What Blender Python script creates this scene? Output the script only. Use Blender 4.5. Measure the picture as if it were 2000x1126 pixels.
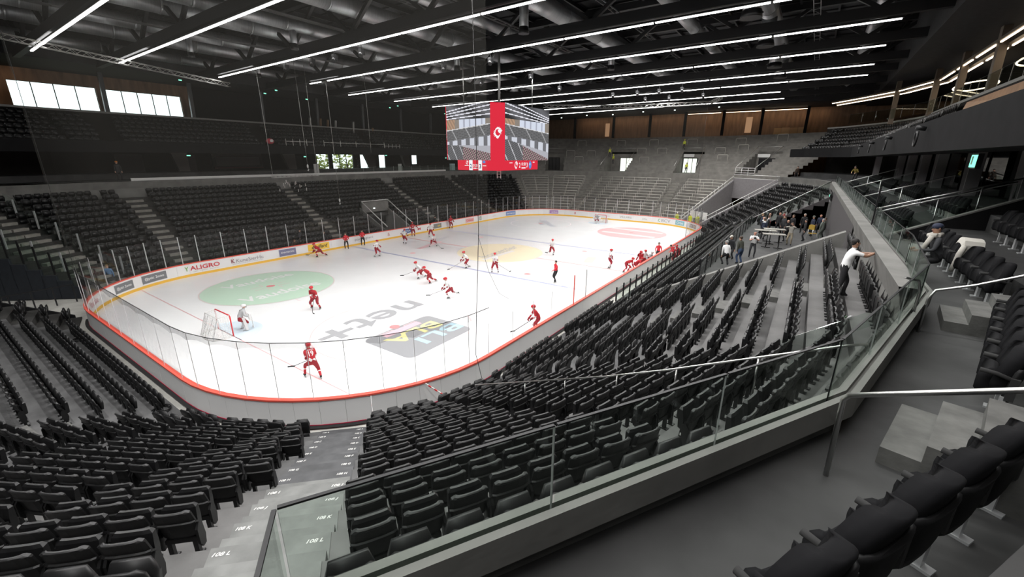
import bpy, bmesh, math, random
import numpy as np
from mathutils import Vector, Matrix
PI = math.pi
rnd = random.Random(7)
C = bpy.context.scene.collection
sc = bpy.context.scene
for o in list(bpy.data.objects): bpy.data.objects.remove(o)

# ------------------------------------------------------------------ camera
CAM = (-34.9664, -25.5402, 9.4449)
yaw, pitch, roll = 0.6013, -0.3003, 0.0059
fw = Vector((math.cos(yaw)*math.cos(pitch), math.sin(yaw)*math.cos(pitch), math.sin(pitch)))
rt = Vector((math.sin(yaw), -math.cos(yaw), 0)); up = rt.cross(fw)
rt2 = math.cos(roll)*rt + math.sin(roll)*up; up2 = -math.sin(roll)*rt + math.cos(roll)*up
cam = bpy.data.cameras.new('camera'); cam.sensor_width = 36; cam.sensor_fit = 'HORIZONTAL'
cam.lens = 825.39*36/2000; cam.clip_start = 0.05; cam.clip_end = 500
co = bpy.data.objects.new('camera', cam); C.objects.link(co)
co.matrix_world = Matrix(((rt2.x, up2.x, -fw.x, CAM[0]), (rt2.y, up2.y, -fw.y, CAM[1]), (rt2.z, up2.z, -fw.z, CAM[2]), (0, 0, 0, 1)))
sc.camera = co
def pix(p):                                   # point -> pixel of the 2000x1126 frame and depth (for sorting by size only)
    q = Vector(p) - Vector(CAM); z = q.dot(fw)
    return 1000+825.4*q.dot(rt2)/max(z, 1e-6), 563-825.4*q.dot(up2)/max(z, 1e-6), z

# ------------------------------------------------------------------ world, exposure
w = bpy.data.worlds.new('sky'); sc.world = w; w.use_nodes = True
w.node_tree.nodes['Background'].inputs[0].default_value = (.90, .95, 1, 1)
w.node_tree.nodes['Background'].inputs[1].default_value = 2.2
vs = sc.view_settings
vs.view_transform = 'Standard'; vs.look = 'None'; vs.gamma = 1; vs.exposure = 0.0; vs.use_curve_mapping = False
sc.cycles.use_denoising = True
sc.cycles.transparent_max_bounces = 32
sc.cycles.max_bounces = 6; sc.cycles.diffuse_bounces = 3; sc.cycles.glossy_bounces = 3; sc.cycles.transmission_bounces = 4
sc.cycles.caustics_reflective = False; sc.cycles.caustics_refractive = False
sc.cycles.sample_clamp_indirect = 3
LAMP_W = 470.0        # watts per lamp metre of the strip lights over the ice

# ------------------------------------------------------------------ materials
MATS = {}
def mat(name, col, rough=.6, metal=0, var=0, scale=4, bump=0, bscale=None, emit=0, spec=.5, stretch=None):
    if name in MATS: return MATS[name]
    m = bpy.data.materials.new(name); m.use_nodes = True; nt = m.node_tree; b = nt.nodes['Principled BSDF']
    b.inputs['Base Color'].default_value = (*col, 1); b.inputs['Roughness'].default_value = rough; b.inputs['Metallic'].default_value = metal
    b.inputs['Specular IOR Level'].default_value = spec
    m.diffuse_color = (*col, 1)
    if var or bump:
        tc = nt.nodes.new('ShaderNodeTexCoord'); vec = tc.outputs['Object']
        if stretch:
            mp = nt.nodes.new('ShaderNodeMapping'); mp.inputs['Scale'].default_value = stretch
            nt.links.new(vec, mp.inputs['Vector']); vec = mp.outputs['Vector']
        nz = nt.nodes.new('ShaderNodeTexNoise'); nz.inputs['Scale'].default_value = scale; nz.inputs['Detail'].default_value = 5
        nt.links.new(vec, nz.inputs['Vector'])
        if var:
            r = nt.nodes.new('ShaderNodeValToRGB'); e = r.color_ramp.elements
            e[0].position = .3; e[1].position = .7
            e[0].color = (*[c*(1-var) for c in col], 1); e[1].color = (*[min(1, c*(1+var)) for c in col], 1)
            nt.links.new(nz.outputs['Fac'], r.inputs[0]); nt.links.new(r.outputs[0], b.inputs['Base Color'])
        if bump:
            n2 = nz
            if bscale:
                n2 = nt.nodes.new('ShaderNodeTexNoise'); n2.inputs['Scale'].default_value = bscale; nt.links.new(vec, n2.inputs['Vector'])
            bp = nt.nodes.new('ShaderNodeBump'); bp.inputs['Strength'].default_value = bump; bp.inputs['Distance'].default_value = .02
            nt.links.new(n2.outputs['Fac'], bp.inputs['Height']); nt.links.new(bp.outputs[0], b.inputs['Normal'])
    if emit:
        b.inputs['Emission Color'].default_value = (*col, 1); b.inputs['Emission Strength'].default_value = emit
    MATS[name] = m; return m
def glass(name, tint=(.9, .94, .92), refl=.9, rough=.02, ior=1.5):
    """thin pane: tinted see-through sheet with a Fresnel reflection"""
    m = bpy.data.materials.new(name); m.use_nodes = True; nt = m.node_tree; nt.nodes.clear()
    out = nt.nodes.new('ShaderNodeOutputMaterial'); mix = nt.nodes.new('ShaderNodeMixShader')
    tr = nt.nodes.new('ShaderNodeBsdfTransparent'); tr.inputs[0].default_value = (*tint, 1)
    gl = nt.nodes.new('ShaderNodeBsdfGlossy'); gl.inputs['Roughness'].default_value = rough; gl.inputs[0].default_value = (refl, refl, refl, 1)
    fr = nt.nodes.new('ShaderNodeFresnel'); fr.inputs[0].default_value = ior
    ge = nt.nodes.new('ShaderNodeNewGeometry'); iv = nt.nodes.new('ShaderNodeMath'); iv.operation = 'SUBTRACT'; iv.inputs[0].default_value = 1
    mu = nt.nodes.new('ShaderNodeMath'); mu.operation = 'MULTIPLY'
    nt.links.new(ge.outputs['Backfacing'], iv.inputs[1]); nt.links.new(iv.outputs[0], mu.inputs[0]); nt.links.new(fr.outputs[0], mu.inputs[1])
    nt.links.new(mu.outputs[0], mix.inputs[0]); nt.links.new(tr.outputs[0], mix.inputs[1]); nt.links.new(gl.outputs[0], mix.inputs[2])
    nt.links.new(mix.outputs[0], out.inputs[0]); MATS[name] = m; return m
def emitter(name, col, s):
    m = bpy.data.materials.new(name); m.use_nodes = True; nt = m.node_tree; nt.nodes.clear()
    out = nt.nodes.new('ShaderNodeOutputMaterial'); e = nt.nodes.new('ShaderNodeEmission')
    e.inputs[0].default_value = (*col, 1); e.inputs[1].default_value = s
    nt.links.new(e.outputs[0], out.inputs[0]); MATS[name] = m; return m
def ordw(n):
    a = 'first second third fourth fifth sixth seventh eighth ninth tenth eleventh twelfth thirteenth fourteenth fifteenth sixteenth seventeenth eighteenth nineteenth'.split()
    t = {2: 'twenty', 3: 'thirty', 4: 'forty', 5: 'fifty', 6: 'sixty', 7: 'seventy'}; tt = {2: 'twentieth', 3: 'thirtieth', 4: 'fortieth', 5: 'fiftieth', 6: 'sixtieth', 7: 'seventieth'}
    if n < 19: return a[n]
    n += 1; return tt[n//10] if n % 10 == 0 else t[n//10]+'-'+a[n % 10-1]
def srgb(r, g, b):
    return tuple((c/255/12.92 if c/255 <= .04045 else ((c/255+.055)/1.055)**2.4) for c in (r, g, b))
M_SEAT = mat('black_plastic', (.007, .007, .0075), .42, var=.15, scale=9)
M_SEATMASS = M_SEAT
M_PAD = mat('charcoal_upholstery', (.005, .005, .006), .9, spec=.2)
M_STEEL = mat('brushed_steel', (.55, .55, .54), .3, 1)
M_GALV = mat('galvanised_tube', (.62, .62, .60), .38, .85, var=.1)
M_ALU = mat('aluminium_post', (.70, .71, .72), .35, .6)
M_TREAD_D = mat('dark_concrete', (.095, .095, .096), .75, var=.3, scale=1.6, bump=.15, bscale=14)
M_TREAD = mat('light_concrete', (.13, .128, .126), .75, var=.22, scale=1.3, bump=.15, bscale=12)
M_CONC = mat('grey_concrete', (.17, .168, .158), .8, var=.22, scale=1.1, bump=.2, bscale=9)
M_CONCW = mat('pale_screed', (.55, .54, .50), .7, var=.12, scale=1.5)
M_VIP = mat('balcony_screed', (.045, .045, .045), .75, var=.35, scale=1.1, bump=.12, bscale=8)
M_FASCIA = mat('charcoal_render', (.012, .012, .0125), .9, var=.15, scale=2, spec=.08)
M_FASCIA2 = mat('dark_brown_render', (.022, .020, .018), .9, var=.12, scale=2, spec=.08)
M_BLACK = mat('black_metal', (.012, .012, .013), .45, .2)
M_ROOF = mat('roof_deck', (.020, .021, .023), .8, var=.25, scale=3)
M_TRUSS = mat('black_steelwork', (.014, .014, .015), .55, .2)
M_DUCT = mat('spiral_duct', (.42, .43, .44), .42, .75, var=.12, scale=2, stretch=(9, .3, .3))
M_NAVY = mat('navy_panel', (.016, .020, .027), .6, var=.15)
M_WOOD = mat('oak_panel', (.20, .115, .062), .6, var=.25, scale=3, stretch=(1, 1, .15))
M_WHITE = mat('white_laminate', (.88, .88, .88), .35)
M_WPAINT = mat('white_paint', (.72, .72, .70), .5)
M_REDCAP = mat('red_cap_rail', (.80, .12, .085), .35)
M_YELLOW = mat('yellow_kick_plate', (.85, .50, .06), .4)
M_RUBBER = mat('black_rubber', (.02, .02, .02), .9)
M_GLASS = glass('clear_pane')
M_GLASSG = glass('green_tinted_pane', (.86, .90, .875), .85)
M_SHIELD = glass('shield_pane', (.985, .986, .988), .45)
M_GLASSD = glass('smoked_pane', (.30, .33, .35), .9, ior=2.3)
M_LED = emitter('white_led', (1, .98, .95), 9)
M_LEDW = emitter('warm_led', (1, .80, .58), 5)
M_SIGNG = emitter('green_exit_sign', (.25, .9, .6), 1.6)
M_SPOT = emitter('spot_lens', (.85, 1, .95), 4)

# ------------------------------------------------------------------ mesh builder
ORG = {}
class MB:
    def __init__(s): s.v = []; s.f = []; s.m = []; s.smooth = []
    def add(s, vs_, fs, mi=0, sm=False):
        n = len(s.v); s.v += [tuple(p) for p in vs_]
        for f in fs: s.f.append(tuple(i+n for i in f)); s.m.append(mi); s.smooth.append(sm)
        return s
    def quad(s, a, b, c, d, mi=0): return s.add([a, b, c, d], [(0, 1, 2, 3)], mi)
    def box(s, c, d, mi=0, rz=0, R=None):
        x, y, z = d[0]/2, d[1]/2, d[2]/2
        P = [Vector(q) for q in ((-x, -y, -z), (x, -y, -z), (x, y, -z), (-x, y, -z), (-x, -y, z), (x, -y, z), (x, y, z), (-x, y, z))]
        if R is None: R = Matrix.Rotation(rz, 3, 'Z')
        c = Vector(c); P = [c+R @ p for p in P]
        return s.add(P, [(0, 3, 2, 1), (4, 5, 6, 7), (0, 1, 5, 4), (1, 2, 6, 5), (2, 3, 7, 6), (3, 0, 4, 7)], mi)
    def bar(s, p, q, wd, ht, mi=0):
        """rectangular bar from p to q"""
        p, q = Vector(p), Vector(q); d = (q-p); L = d.length; d.normalize()
        a = d.cross(Vector((0, 0, 1)))
        if a.length < 1e-4: a = Vector((1, 0, 0))
        a.normalize(); b = a.cross(d); R = Matrix((a, d, b)).transposed()
        return s.box((p+q)/2, (wd, L, ht), mi, R=R)
    def tube(s, pts, r, n=6, mi=0, cap=True, sm=True):
        pts = [Vector(p) for p in pts]; N = len(pts); rr = r if isinstance(r, (list, tuple)) else [r]*N
        base = len(s.v); prev = None
        for i, p in enumerate(pts):
            d = (pts[min(i+1, N-1)]-pts[max(i-1, 0)]).normalized()
            a = d.cross(Vector((0, 0, 1))) if prev is None else prev-d*prev.dot(d)
            if a.length < 1e-3: a = d.cross(Vector((1, 0, 0)))
            a.normalize(); prev = a; b = d.cross(a)
            for k in range(n):
                t = 2*PI*k/n; s.v.append(tuple(p+a*math.cos(t)*rr[i]+b*math.sin(t)*rr[i]))
        for i in range(N-1):
            for k in range(n):
                k2 = (k+1) % n
                s.f.append((base+i*n+k, base+i*n+k2, base+(i+1)*n+k2, base+(i+1)*n+k)); s.m.append(mi); s.smooth.append(sm)
        if cap:
            s.f.append(tuple(base+k for k in range(n))[::-1]); s.m.append(mi); s.smooth.append(False)
            s.f.append(tuple(base+(N-1)*n+k for k in range(n))); s.m.append(mi); s.smooth.append(False)
        return s
    def prism(s, poly, z0, z1, mi=0):
        n = len(poly); vs_ = [(x, y, z0) for x, y in poly]+[(x, y, z1) for x, y in poly]
        fs = [tuple(range(n))[::-1], tuple(range(n, 2*n))]+[(i, (i+1) % n, n+(i+1) % n, n+i) for i in range(n)]
        return s.add(vs_, fs, mi)
    def extrude(s, poly, vec, mi=0):
        """closed 3-D polygon swept by vec"""
        n = len(poly); vec = Vector(vec); P = [Vector(p) for p in poly]
        return s.add(P+[p+vec for p in P], [tuple(range(n))[::-1], tuple(range(n, 2*n))]+[(i, (i+1) % n, n+(i+1) % n, n+i) for i in range(n)], mi)
    def ball(s, c, r, mi=0, n=8, m=6, R=None):
        c = Vector(c); r = Vector(r) if not isinstance(r, (int, float)) else Vector((r, r, r)); R = R or Matrix.Identity(3)
        vs_ = [c+R @ Vector((0, 0, -r.z))]
        for j in range(1, m):
            t = -PI/2+PI*j/m
            for k in range(n):
                u = 2*PI*k/n; vs_.append(c+R @ Vector((r.x*math.cos(t)*math.cos(u), r.y*math.cos(t)*math.sin(u), r.z*math.sin(t))))
        vs_.append(c+R @ Vector((0, 0, r.z))); fs = []
        for k in range(n): fs.append((0, 1+(k+1) % n, 1+k))
        for j in range(m-2):
            for k in range(n):
                a = 1+j*n; fs.append((a+k, a+(k+1) % n, a+n+(k+1) % n, a+n+k))
        a = 1+(m-2)*n
        for k in range(n): fs.append((a+k, a+(k+1) % n, len(vs_)-1))
        return s.add(vs_, fs, mi, True)
    def build(s, name, m, parent=None, org=None):
        if org is None: org = ORG.get(parent.name, (0, 0, 0)) if parent else (0, 0, 0)
        me = bpy.data.meshes.new(name)
        vv = s.v if tuple(org) == (0, 0, 0) else [(x-org[0], y-org[1], z-org[2]) for x, y, z in s.v]
        me.from_pydata(vv, [], s.f)
        for q in (m if isinstance(m, (list, tuple)) else [m]): me.materials.append(q)
        if any(s.m): me.polygons.foreach_set('material_index', s.m)
        if any(s.smooth): me.polygons.foreach_set('use_smooth', s.smooth)
        me.update()
        o = bpy.data.objects.new(name, me); C.objects.link(o)
        if parent: o.parent = parent; ORG[o.name] = org
        else: o.location = org
        return o
def tag(o, label=None, cat=None, group=None, kind=None):
    if label: o['label'] = label
    if cat: o['category'] = cat
    if group: o['group'] = group
    if kind: o['kind'] = kind
    return o
def empty(name, loc, label=None, cat=None, group=None, kind=None):
    o = bpy.data.objects.new(name, None); C.objects.link(o); o.location = loc; ORG[o.name] = tuple(loc); o.empty_display_size = .2
    return tag(o, label, cat, group, kind)
def copy_tree(o, parent=None):
    c = o.copy(); C.objects.link(c)
    if parent: c.parent = parent
    for ch in o.children: copy_tree(ch, c)
    return c
def label_part(o, l): o['label'] = l; return o
# ------------------------------------------------------------------ lettering
_TX = {}
def text_mesh(body, bold=False, italic=False):
    k = (body, bold, italic)
    if k in _TX: return _TX[k]
    cu = bpy.data.curves.new('lettering', 'FONT'); cu.body = body; cu.align_x = 'CENTER'; cu.align_y = 'CENTER'
    if bold: cu.offset = .018
    if italic: cu.shear = .25
    cu.resolution_u = 3
    o = bpy.data.objects.new('lettering', cu); C.objects.link(o)
    dg = bpy.context.evaluated_depsgraph_get(); me = bpy.data.meshes.new_from_object(o.evaluated_get(dg))
    vs_ = [tuple(v.co) for v in me.vertices]; fs = [tuple(p.vertices) for p in me.polygons]
    bpy.data.objects.remove(o); bpy.data.meshes.remove(me)
    xs = [v[0] for v in vs_]; ys = [v[1] for v in vs_]; cx = (min(xs)+max(xs))/2; cy = (min(ys)+max(ys))/2
    wv, hv = max(xs)-min(xs), max(ys)-min(ys)
    _TX[k] = ([((x-cx)/wv, (y-cy)/hv) for x, y, z in vs_], fs, wv/hv); return _TX[k]
def put_text(mb, body, o, ux, uy, wd, ht, mi=0, bold=False, italic=False):
    """letters as flat geometry: centre o, unit vectors ux, uy, total width and height"""
    vs_, fs, asp = text_mesh(body, bold, italic); o, ux, uy = Vector(o), Vector(ux), Vector(uy)
    return mb.add([o+ux*(x*wd)+uy*(y*ht) for x, y in vs_], fs, mi)
# ================================================================== RINK
def rink_path(off=0.0, step=1.22, arc=1.16):
    """closed outline of the rink offset outward; returns list of (x, y, nx, ny) with the straight runs split evenly"""
    P = []; r = 8.5+off
    def line(a, b, n):
        L = math.hypot(b[0]-a[0], b[1]-a[1]); k = max(1, round(L/step))
        for i in range(k): P.append((a[0]+(b[0]-a[0])*i/k, a[1]+(b[1]-a[1])*i/k, *n))
    def arcp(cx, cy, a0):
        k = max(1, round(r*PI/2/arc))
        for i in range(k):
            t = a0+PI/2*i/k; P.append((cx+r*math.cos(t), cy+r*math.sin(t), math.cos(t), math.sin(t)))
    line((-21.5, -15-off), (21.5, -15-off), (0, -1)); arcp(21.5, -6.5, -PI/2)
    line((30+off, -6.5), (30+off, 6.5), (1, 0)); arcp(21.5, 6.5, 0)
    line((21.5, 15+off), (-21.5, 15+off), (0, 1)); arcp(-21.5, 6.5, PI/2)
    line((-30-off, 6.5), (-30-off, -6.5), (-1, 0)); arcp(-21.5, -6.5, PI)
    return P
out = [(p[0], p[1]) for p in rink_path(0, 99, .35)]
M_ICE = mat('ice', (.90, .91, .915), .22, var=.025, scale=.5, spec=.4)
ice = MB(); ice.prism(out, -.06, 0.0)
FLOOR = tag(ice.build('floor', M_ICE), kind='structure'); FLOOR['label'] = 'white ice sheet with painted lines and logos'
sub = MB(); sub.quad((-62, -44, -.07), (64, -44, -.07), (64, 44, -.07), (-62, 44, -.07)); tag(sub.build('floor_outer', M_CONCW), kind='structure')

def ice_mark(name, mb, col, rough=.3):
    col = tuple(c**1.08*.93 for c in col)
    return mb.build(name, mat('ice_paint_%s_%d_%d_%d' % (name, *[int(c*999) for c in col]), col, rough), FLOOR)
def band(x0, x1, y0, y1, z=.004): return MB().quad((x0, y0, z), (x1, y0, z), (x1, y1, z), (x0, y1, z))
ice_mark('blue_line', band(-7.29, -6.99, -14.9, 14.9), srgb(196, 200, 226))
ice_mark('blue_line', band(6.99, 7.29, -14.9, 14.9), srgb(196, 200, 226))
ice_mark('red_line', band(-.15, .15, -14.9, 14.9), srgb(246, 208, 208))
yg = 6.5+math.sqrt(8.5**2-4.5**2)
ice_mark('goal_line', band(-26.03, -25.97, -yg, yg), srgb(240, 188, 190)); ice_mark('goal_line', band(25.97, 26.03, -yg, yg), srgb(240, 188, 190))
def disc(cx, cy, r0, r1, z, n=56, a0=0, a1=2*PI):
    m = MB(); V = []
    for i in range(n+1):
        t = a0+(a1-a0)*i/n; c, s = math.cos(t), math.sin(t); V += [(cx+r0*c, cy+r0*s, z), (cx+r1*c, cy+r1*s, z)]
    return m.add(V, [(2*i, 2*i+1, 2*i+3, 2*i+2) for i in range(n)])
ice_mark('green_disc', disc(-20, 7, .0, 4.42, .005), srgb(212, 238, 218)); ice_mark('faceoff_ring', disc(-20, 7, 4.45, 4.52, .006), srgb(235, 222, 218))
ice_mark('yellow_disc', disc(0, 0, 0, 4.45, .005), srgb(254, 247, 218))
ice_mark('pink_disc', disc(20, -7, 0, 4.45, .005), srgb(243, 200, 202))
ice_mark('faceoff_ring', disc(-20, -7, 4.45, 4.52, .005), srgb(244, 214, 214)); ice_mark('faceoff_ring', disc(20, 7, 4.45, 4.52, .005), srgb(240, 226, 226))
for sx in (-1, 1):
    for sy in (-1, 1):
        ice_mark('faceoff_spot', disc(20*sx, 7*sy, 0, .3, .009), srgb(240, 160, 162)); ice_mark('faceoff_spot', disc(5.64*sx, 7*sy, 0, .3, .006), srgb(238, 176, 178))
        tk = MB()
        for a, b in ((1, 1), (1, -1), (-1, 1), (-1, -1)):
            tk.box((20*sx+a*.85, 7*sy+b*.3, .008), (.9, .05, .004)); tk.box((20*sx+a*.42, 7*sy+b*.62, .008), (.05, .6, .004))
            tk.box((20*sx+a*.6, 7*sy+b*4.85, .006), (.05, .6, .004))
        ice_mark('faceoff_ticks', tk, srgb(244, 214, 216))
    ice_mark('goal_crease', disc(26*sx, 0, 0, 1.8, .004, 28, PI/2 if sx > 0 else -PI/2, 3*PI/2 if sx > 0 else PI/2), srgb(226, 240, 250))
# lettering on the ice: the end-zone ones read from the far boards
def ice_text(name, s, c, ux, wd, ht, col, z=.010, **k):
    m = MB(); uy = (-ux[1], ux[0], 0)
    put_text(m, s, (c[0], c[1], z), (*ux, 0), uy, wd, ht, **k); return ice_mark(name, m, col)
U = (-1, 0)
dk = srgb(182, 183, 186)
bx = MB(); r_ = .45; X0, X1, Y0, Y1 = -22.35, -17.55, -10.9, -7.15
pl = []
for cx, cy, a in ((X1-r_, Y1-r_, 0), (X0+r_, Y1-r_, 90), (X0+r_, Y0+r_, 180), (X1-r_, Y0+r_, 270)):
    for i in range(7):
        t = math.radians(a+15*i); pl.append((cx+r_*math.cos(t), cy+r_*math.sin(t), .006))
bx.add(pl, [tuple(range(len(pl)))]); ice_mark('dark_square', bx, srgb(170, 171, 174))
ice_text('lettering', 'net+', (-19.9, -5.0), U, 7.4, 2.0, dk, bold=True)
ice_text('lettering', 'BLI', (-19.1, -9.75), U, 3.0, 1.0, srgb(196, 226, 238), bold=True)
ice_text('lettering', 'BLA', (-19.9, -8.55), U, 3.6, 1.05, srgb(246, 240, 176), bold=True)
pk = MB(); pk.box((-20, -7.65, .012), (2.6, .5, .003)); ice_mark('pink_stripe', pk, srgb(238, 200, 210))
ice_text('lettering', 'Vaudoise', (-20.2, 5.0), (1, 0), 5.6, 1.25, srgb(250, 252, 250), bold=True)
ice_text('lettering', 'Vaudoise', (-19.8, 9.2), (1, 0), 5.2, 1.1, srgb(250, 252, 250), bold=True)
ice_text('lettering', 'hostettler', (.1, .15), (math.cos(.05), math.sin(.05)), 6.6, 1.2, srgb(216, 216, 210), bold=True, italic=True)
st = MB(); st.box((-1.2, -.75, .007), (5.2, .5, .003)); ice_mark('white_stripe', st, srgb(250, 250, 246))
for x in (18.3, 21.9):
    q = MB(); q.quad((x-.6, -10.6, .010), (x+.3, -10.6, .010), (x+.9, -3.4, .010), (x, -3.4, .010)); ice_mark('white_stripe', q, srgb(250, 240, 240))
sg = MB(); sg.quad((18, 4.2, .008), (18.5, 3.6, .008), (23.5, 8.2, .008), (22.6, 9, .008)); sg.quad((18.6, 6.2, .008), (19, 5.8, .008), (21, 7.6, .008), (20.6, 8, .008)); ice_mark('grey_logo', sg, srgb(218, 220, 226))
for c, s_, col in (((2.4, -9.1), (2.6, .9), srgb(236, 244, 214)), ((4.0, -10.4), (3.2, .6), srgb(222, 228, 246)), ((-2.6, -9.7), (4.4, .8), srgb(226, 238, 250)), ((-1.6, 8.6), (4.6, .7), srgb(248, 214, 218)), ((1.5, 10.2), (3, .5), srgb(232, 232, 236))):
    q = MB(); q.box((c[0], c[1], .006), (*s_, .004), rz=.25); ice_mark('sponsor_mark', q, col)

# ---- boards: each panel, cap length and kick plate is a part
BOARDS = empty('rink_boards', (0, 0, 0), 'white rink boards with red cap rail and yellow kick plate round the ice', 'boards')
GL = empty('rink_glass', (0, 0, 0), 'clear safety panes on posts standing on the rink boards', 'glass')
big = rink_path(0, 2.4, .89); N = len(big)
def pane_quad(p, q, o0, o1, z0, z1):
    a = [(p[0]+p[2]*o0, p[1]+p[3]*o0), (q[0]+q[2]*o0, q[1]+q[3]*o0), (q[0]+q[2]*o1, q[1]+q[3]*o1), (p[0]+p[2]*o1, p[1]+p[3]*o1)]
    return MB().prism(a[::-1], z0, z1)
def shrink(p, q, g):
    t = g/max(.01, math.hypot(q[0]-p[0], q[1]-p[1]))
    return tuple(p[i]+(q[i]-p[i])*t for i in range(4)), tuple(q[i]+(p[i]-q[i])*t for i in range(4))
for i in range(N):
    p, q = shrink(big[i], big[(i+1) % N], .005)
    m = pane_quad(p, q, 0, .12, .20, 1.03); m2 = pane_quad(p, q, .03, .12, .05, .20); m.add(m2.v, m2.f); m.build('board_panel', M_WHITE, BOARDS)
    pane_quad(big[i], big[(i+1) % N], -.012, .02, 0, .20).build('kick_plate', M_YELLOW, BOARDS)
    pane_quad(big[i], big[(i+1) % N], .03, .135, -.06, .05).build('base_strip', mat('crimson_strip', (.42, .01, .05), .5), BOARDS)
    pane_quad(big[i], big[(i+1) % N], -.03, .15, 1.03, 1.10).build('cap_rail', M_REDCAP, BOARDS)
M_JOINT = mat('pale_joint', (.60, .60, .61), .4)
fine = rink_path(.06, 1.83, 1.19); N = len(fine)
def glass_h(x, y):
    if y < -14 and -13.4 < x < 14: return 0                     # open in front of the benches
    return 1.5 if abs(y) > 14.9 and abs(x) < 21.5 and y < 0 else 2.2
for i in range(N):
    a, b = fine[i], fine[(i+1) % N]; mx, my = (a[0]+b[0])/2, (a[1]+b[1])/2
    h = glass_h(mx, my)
    if h == 0: continue
    p, q = shrink(a, b, .035)
    pane_quad(p, q, -.006, .006, 1.10, 1.10+h).build('glass_pane', M_SHIELD, GL)
    far = my > 10 or mx > 24
    hp = max(h, glass_h(fine[i-1][0], fine[i-1][1]))
    slim = mx < -18 and my < 11 or my < -14; wd_ = .018 if slim else .05
    m = MB(); m.box((a[0]+.01*a[2], a[1]+.01*a[3], 1.08+h/2), (wd_, wd_, h), rz=math.atan2(a[3], a[2])); m.build('glass_post', M_JOINT if slim else M_ALU, GL)
for x, mt in ((-13.25, M_REDCAP), (-11.6, M_ALU), (14.1, M_ALU)):
    m = MB(); m.box((x, -15.09, 2.0), (.055, .05, 1.8)); m.build('glass_post', mt, GL)
# rubber mat strip and hoses round the outside
kb = MB()
o1 = rink_path(.13, .9, .5); K = len(o1)
for i in range(K):
    p, q = o1[i], o1[(i+1) % K]
    if p[1] < 9 and p[0] < 8:
        kb.quad((p[0], p[1], .02), (q[0], q[1], .02), (q[0]+q[2]*.16, q[1]+q[3]*.16, .005), (p[0]+p[2]*.16, p[1]+p[3]*.16, .005))
tag(kb.build('floor_gutter', M_RUBBER), kind='structure')
for (x, y), lab in (((-30.95, -6.35), 'coiled dark hose lying at the outside of the rounded near boards'), ((-31.0, 5.2), 'small coil of cable at the far outside end of the boards')):
    m = MB()
    for j in range(3):
        m.tube([(x+.28*math.cos(t*PI/8)*(1-.1*j)+.06*j, y+.36*math.sin(t*PI/8)*(1-.1*j), .03+.04*j) for t in range(17)], .022, 5)
    tag(m.build('hose_coil', M_BLACK), lab, 'hose')

# ---- advertisements on the inner face of the boards
def board_frame(s):
    """point and tangent on the inner board face at arc position s measured on the dense outline"""
    return s
dense = rink_path(-.004, .25, .25)
def ad_at(x, y):
    return min(range(len(dense)), key=lambda i: (dense[i][0]-x)**2+(dense[i][1]-y)**2)
def ad(x, y, wd, z0, z1, col, texts=(), back=True, lab=None):
    i0 = ad_at(x, y); px, py, nx, ny = dense[i0]
    ux = (ny, -nx)                                    # to the right for somebody on the ice
    steps = max(1, int(wd/.25)); m = MB(); V = []
    for k in range(-(steps//2)-1, steps//2+2):
        t = max(-wd/2, min(wd/2, k*.25)); gx, gy = px+ux[0]*t, py+ux[1]*t
        j = ad_at(gx, gy); d = dense[j]; e = .022
        # push the point on to the board face along its normal
        s_ = (d[0]-gx)*d[2]+(d[1]-gy)*d[3]
        gx, gy = gx+d[2]*(s_-e), gy+d[3]*(s_-e)
        V.append((gx, gy, d[2], d[3]))
    if back:
        vv = []
        for g in V: vv += [(g[0], g[1], z0), (g[0], g[1], z1)]
        m.add(vv, [(2*k, 2*k+2, 2*k+3, 2*k+1) for k in range(len(V)-1)], 0)
    mats = [mat('print_%d_%d_%d' % tuple(int(c*999) for c in col), col, .4)]
    for (s_, du, dv, tw, th, tc, bold, ital) in texts:
        vs_, fs, asp = text_mesh(s_, bold, ital); W = []
        for a, b in vs_:
            t = du+a*tw; gx, gy = px+ux[0]*t, py+ux[1]*t
            d = dense[ad_at(gx, gy)]; q = (d[0]-gx)*d[2]+(d[1]-gy)*d[3]
            W.append((gx+d[2]*(q-.034), gy+d[3]*(q-.034), dv+b*th))
        m.add(W, fs, len(mats)); mats.append(mat('print_%d_%d_%d' % tuple(int(c*999) for c in tc), tc, .4))
    if m.v:
        o = m.build('advert_print', mats, BOARDS)
        if lab: o['label'] = lab
gy_, wh, rd, nv, yl, gn = srgb(120, 122, 126), srgb(235, 235, 235), srgb(205, 60, 66), srgb(120, 120, 150), srgb(250, 208, 80), srgb(120, 170, 80)
ad(-27.05, 13, 1.7, .32, .92, gy_, [('@ptic 2ooo', 0, .62, 1.35, .26, wh, True, False)], lab='grey print with white letters')
ad(-24.9, 14.45, 1.9, .32, .92, gy_, [('@ptic 2ooo', 0, .62, 1.5, .26, wh, True, False)], lab='grey print with white letters')
ad(-21.4, 15, 2.6, .3, .95, wh, [('ALIGRO', .25, .66, 2.2, .36, rd, True, False), ('Y', -1.1, .66, .28, .36, gn, True, False), ('cash  market  gourmet', .3, .36, 1.9, .09, srgb(170, 170, 150), False, False)], back=False)
ad(-17.9, 15, 3, .3, .95, wh, [('K', -1.1, .64, .3, .36, srgb(140, 70, 80), True, False), ('KuneSierHu', .3, .62, 2.3, .32, srgb(150, 140, 145), False, False), ('------------------', .1, .36, 2.6, .03, srgb(190, 190, 190), False, False)], back=False)
ad(-14.2, 15, 1.65, .28, .92, nv, [('ENVISION', 0, .62, 1.25, .16, wh, True, False)], lab='slate blue print with white letters')
ad(-11.05, 15, 2.35, .28, .94, yl, [('devillard', .1, .64, 1.75, .36, srgb(50, 50, 40), True, True)], lab='yellow print with dark script')
ad(-5.6, 15, 2.2, .3, .9, wh, [('parmigiani', 0, .62, 2.4, .3, srgb(150, 150, 150), False, False)], back=False)
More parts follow.
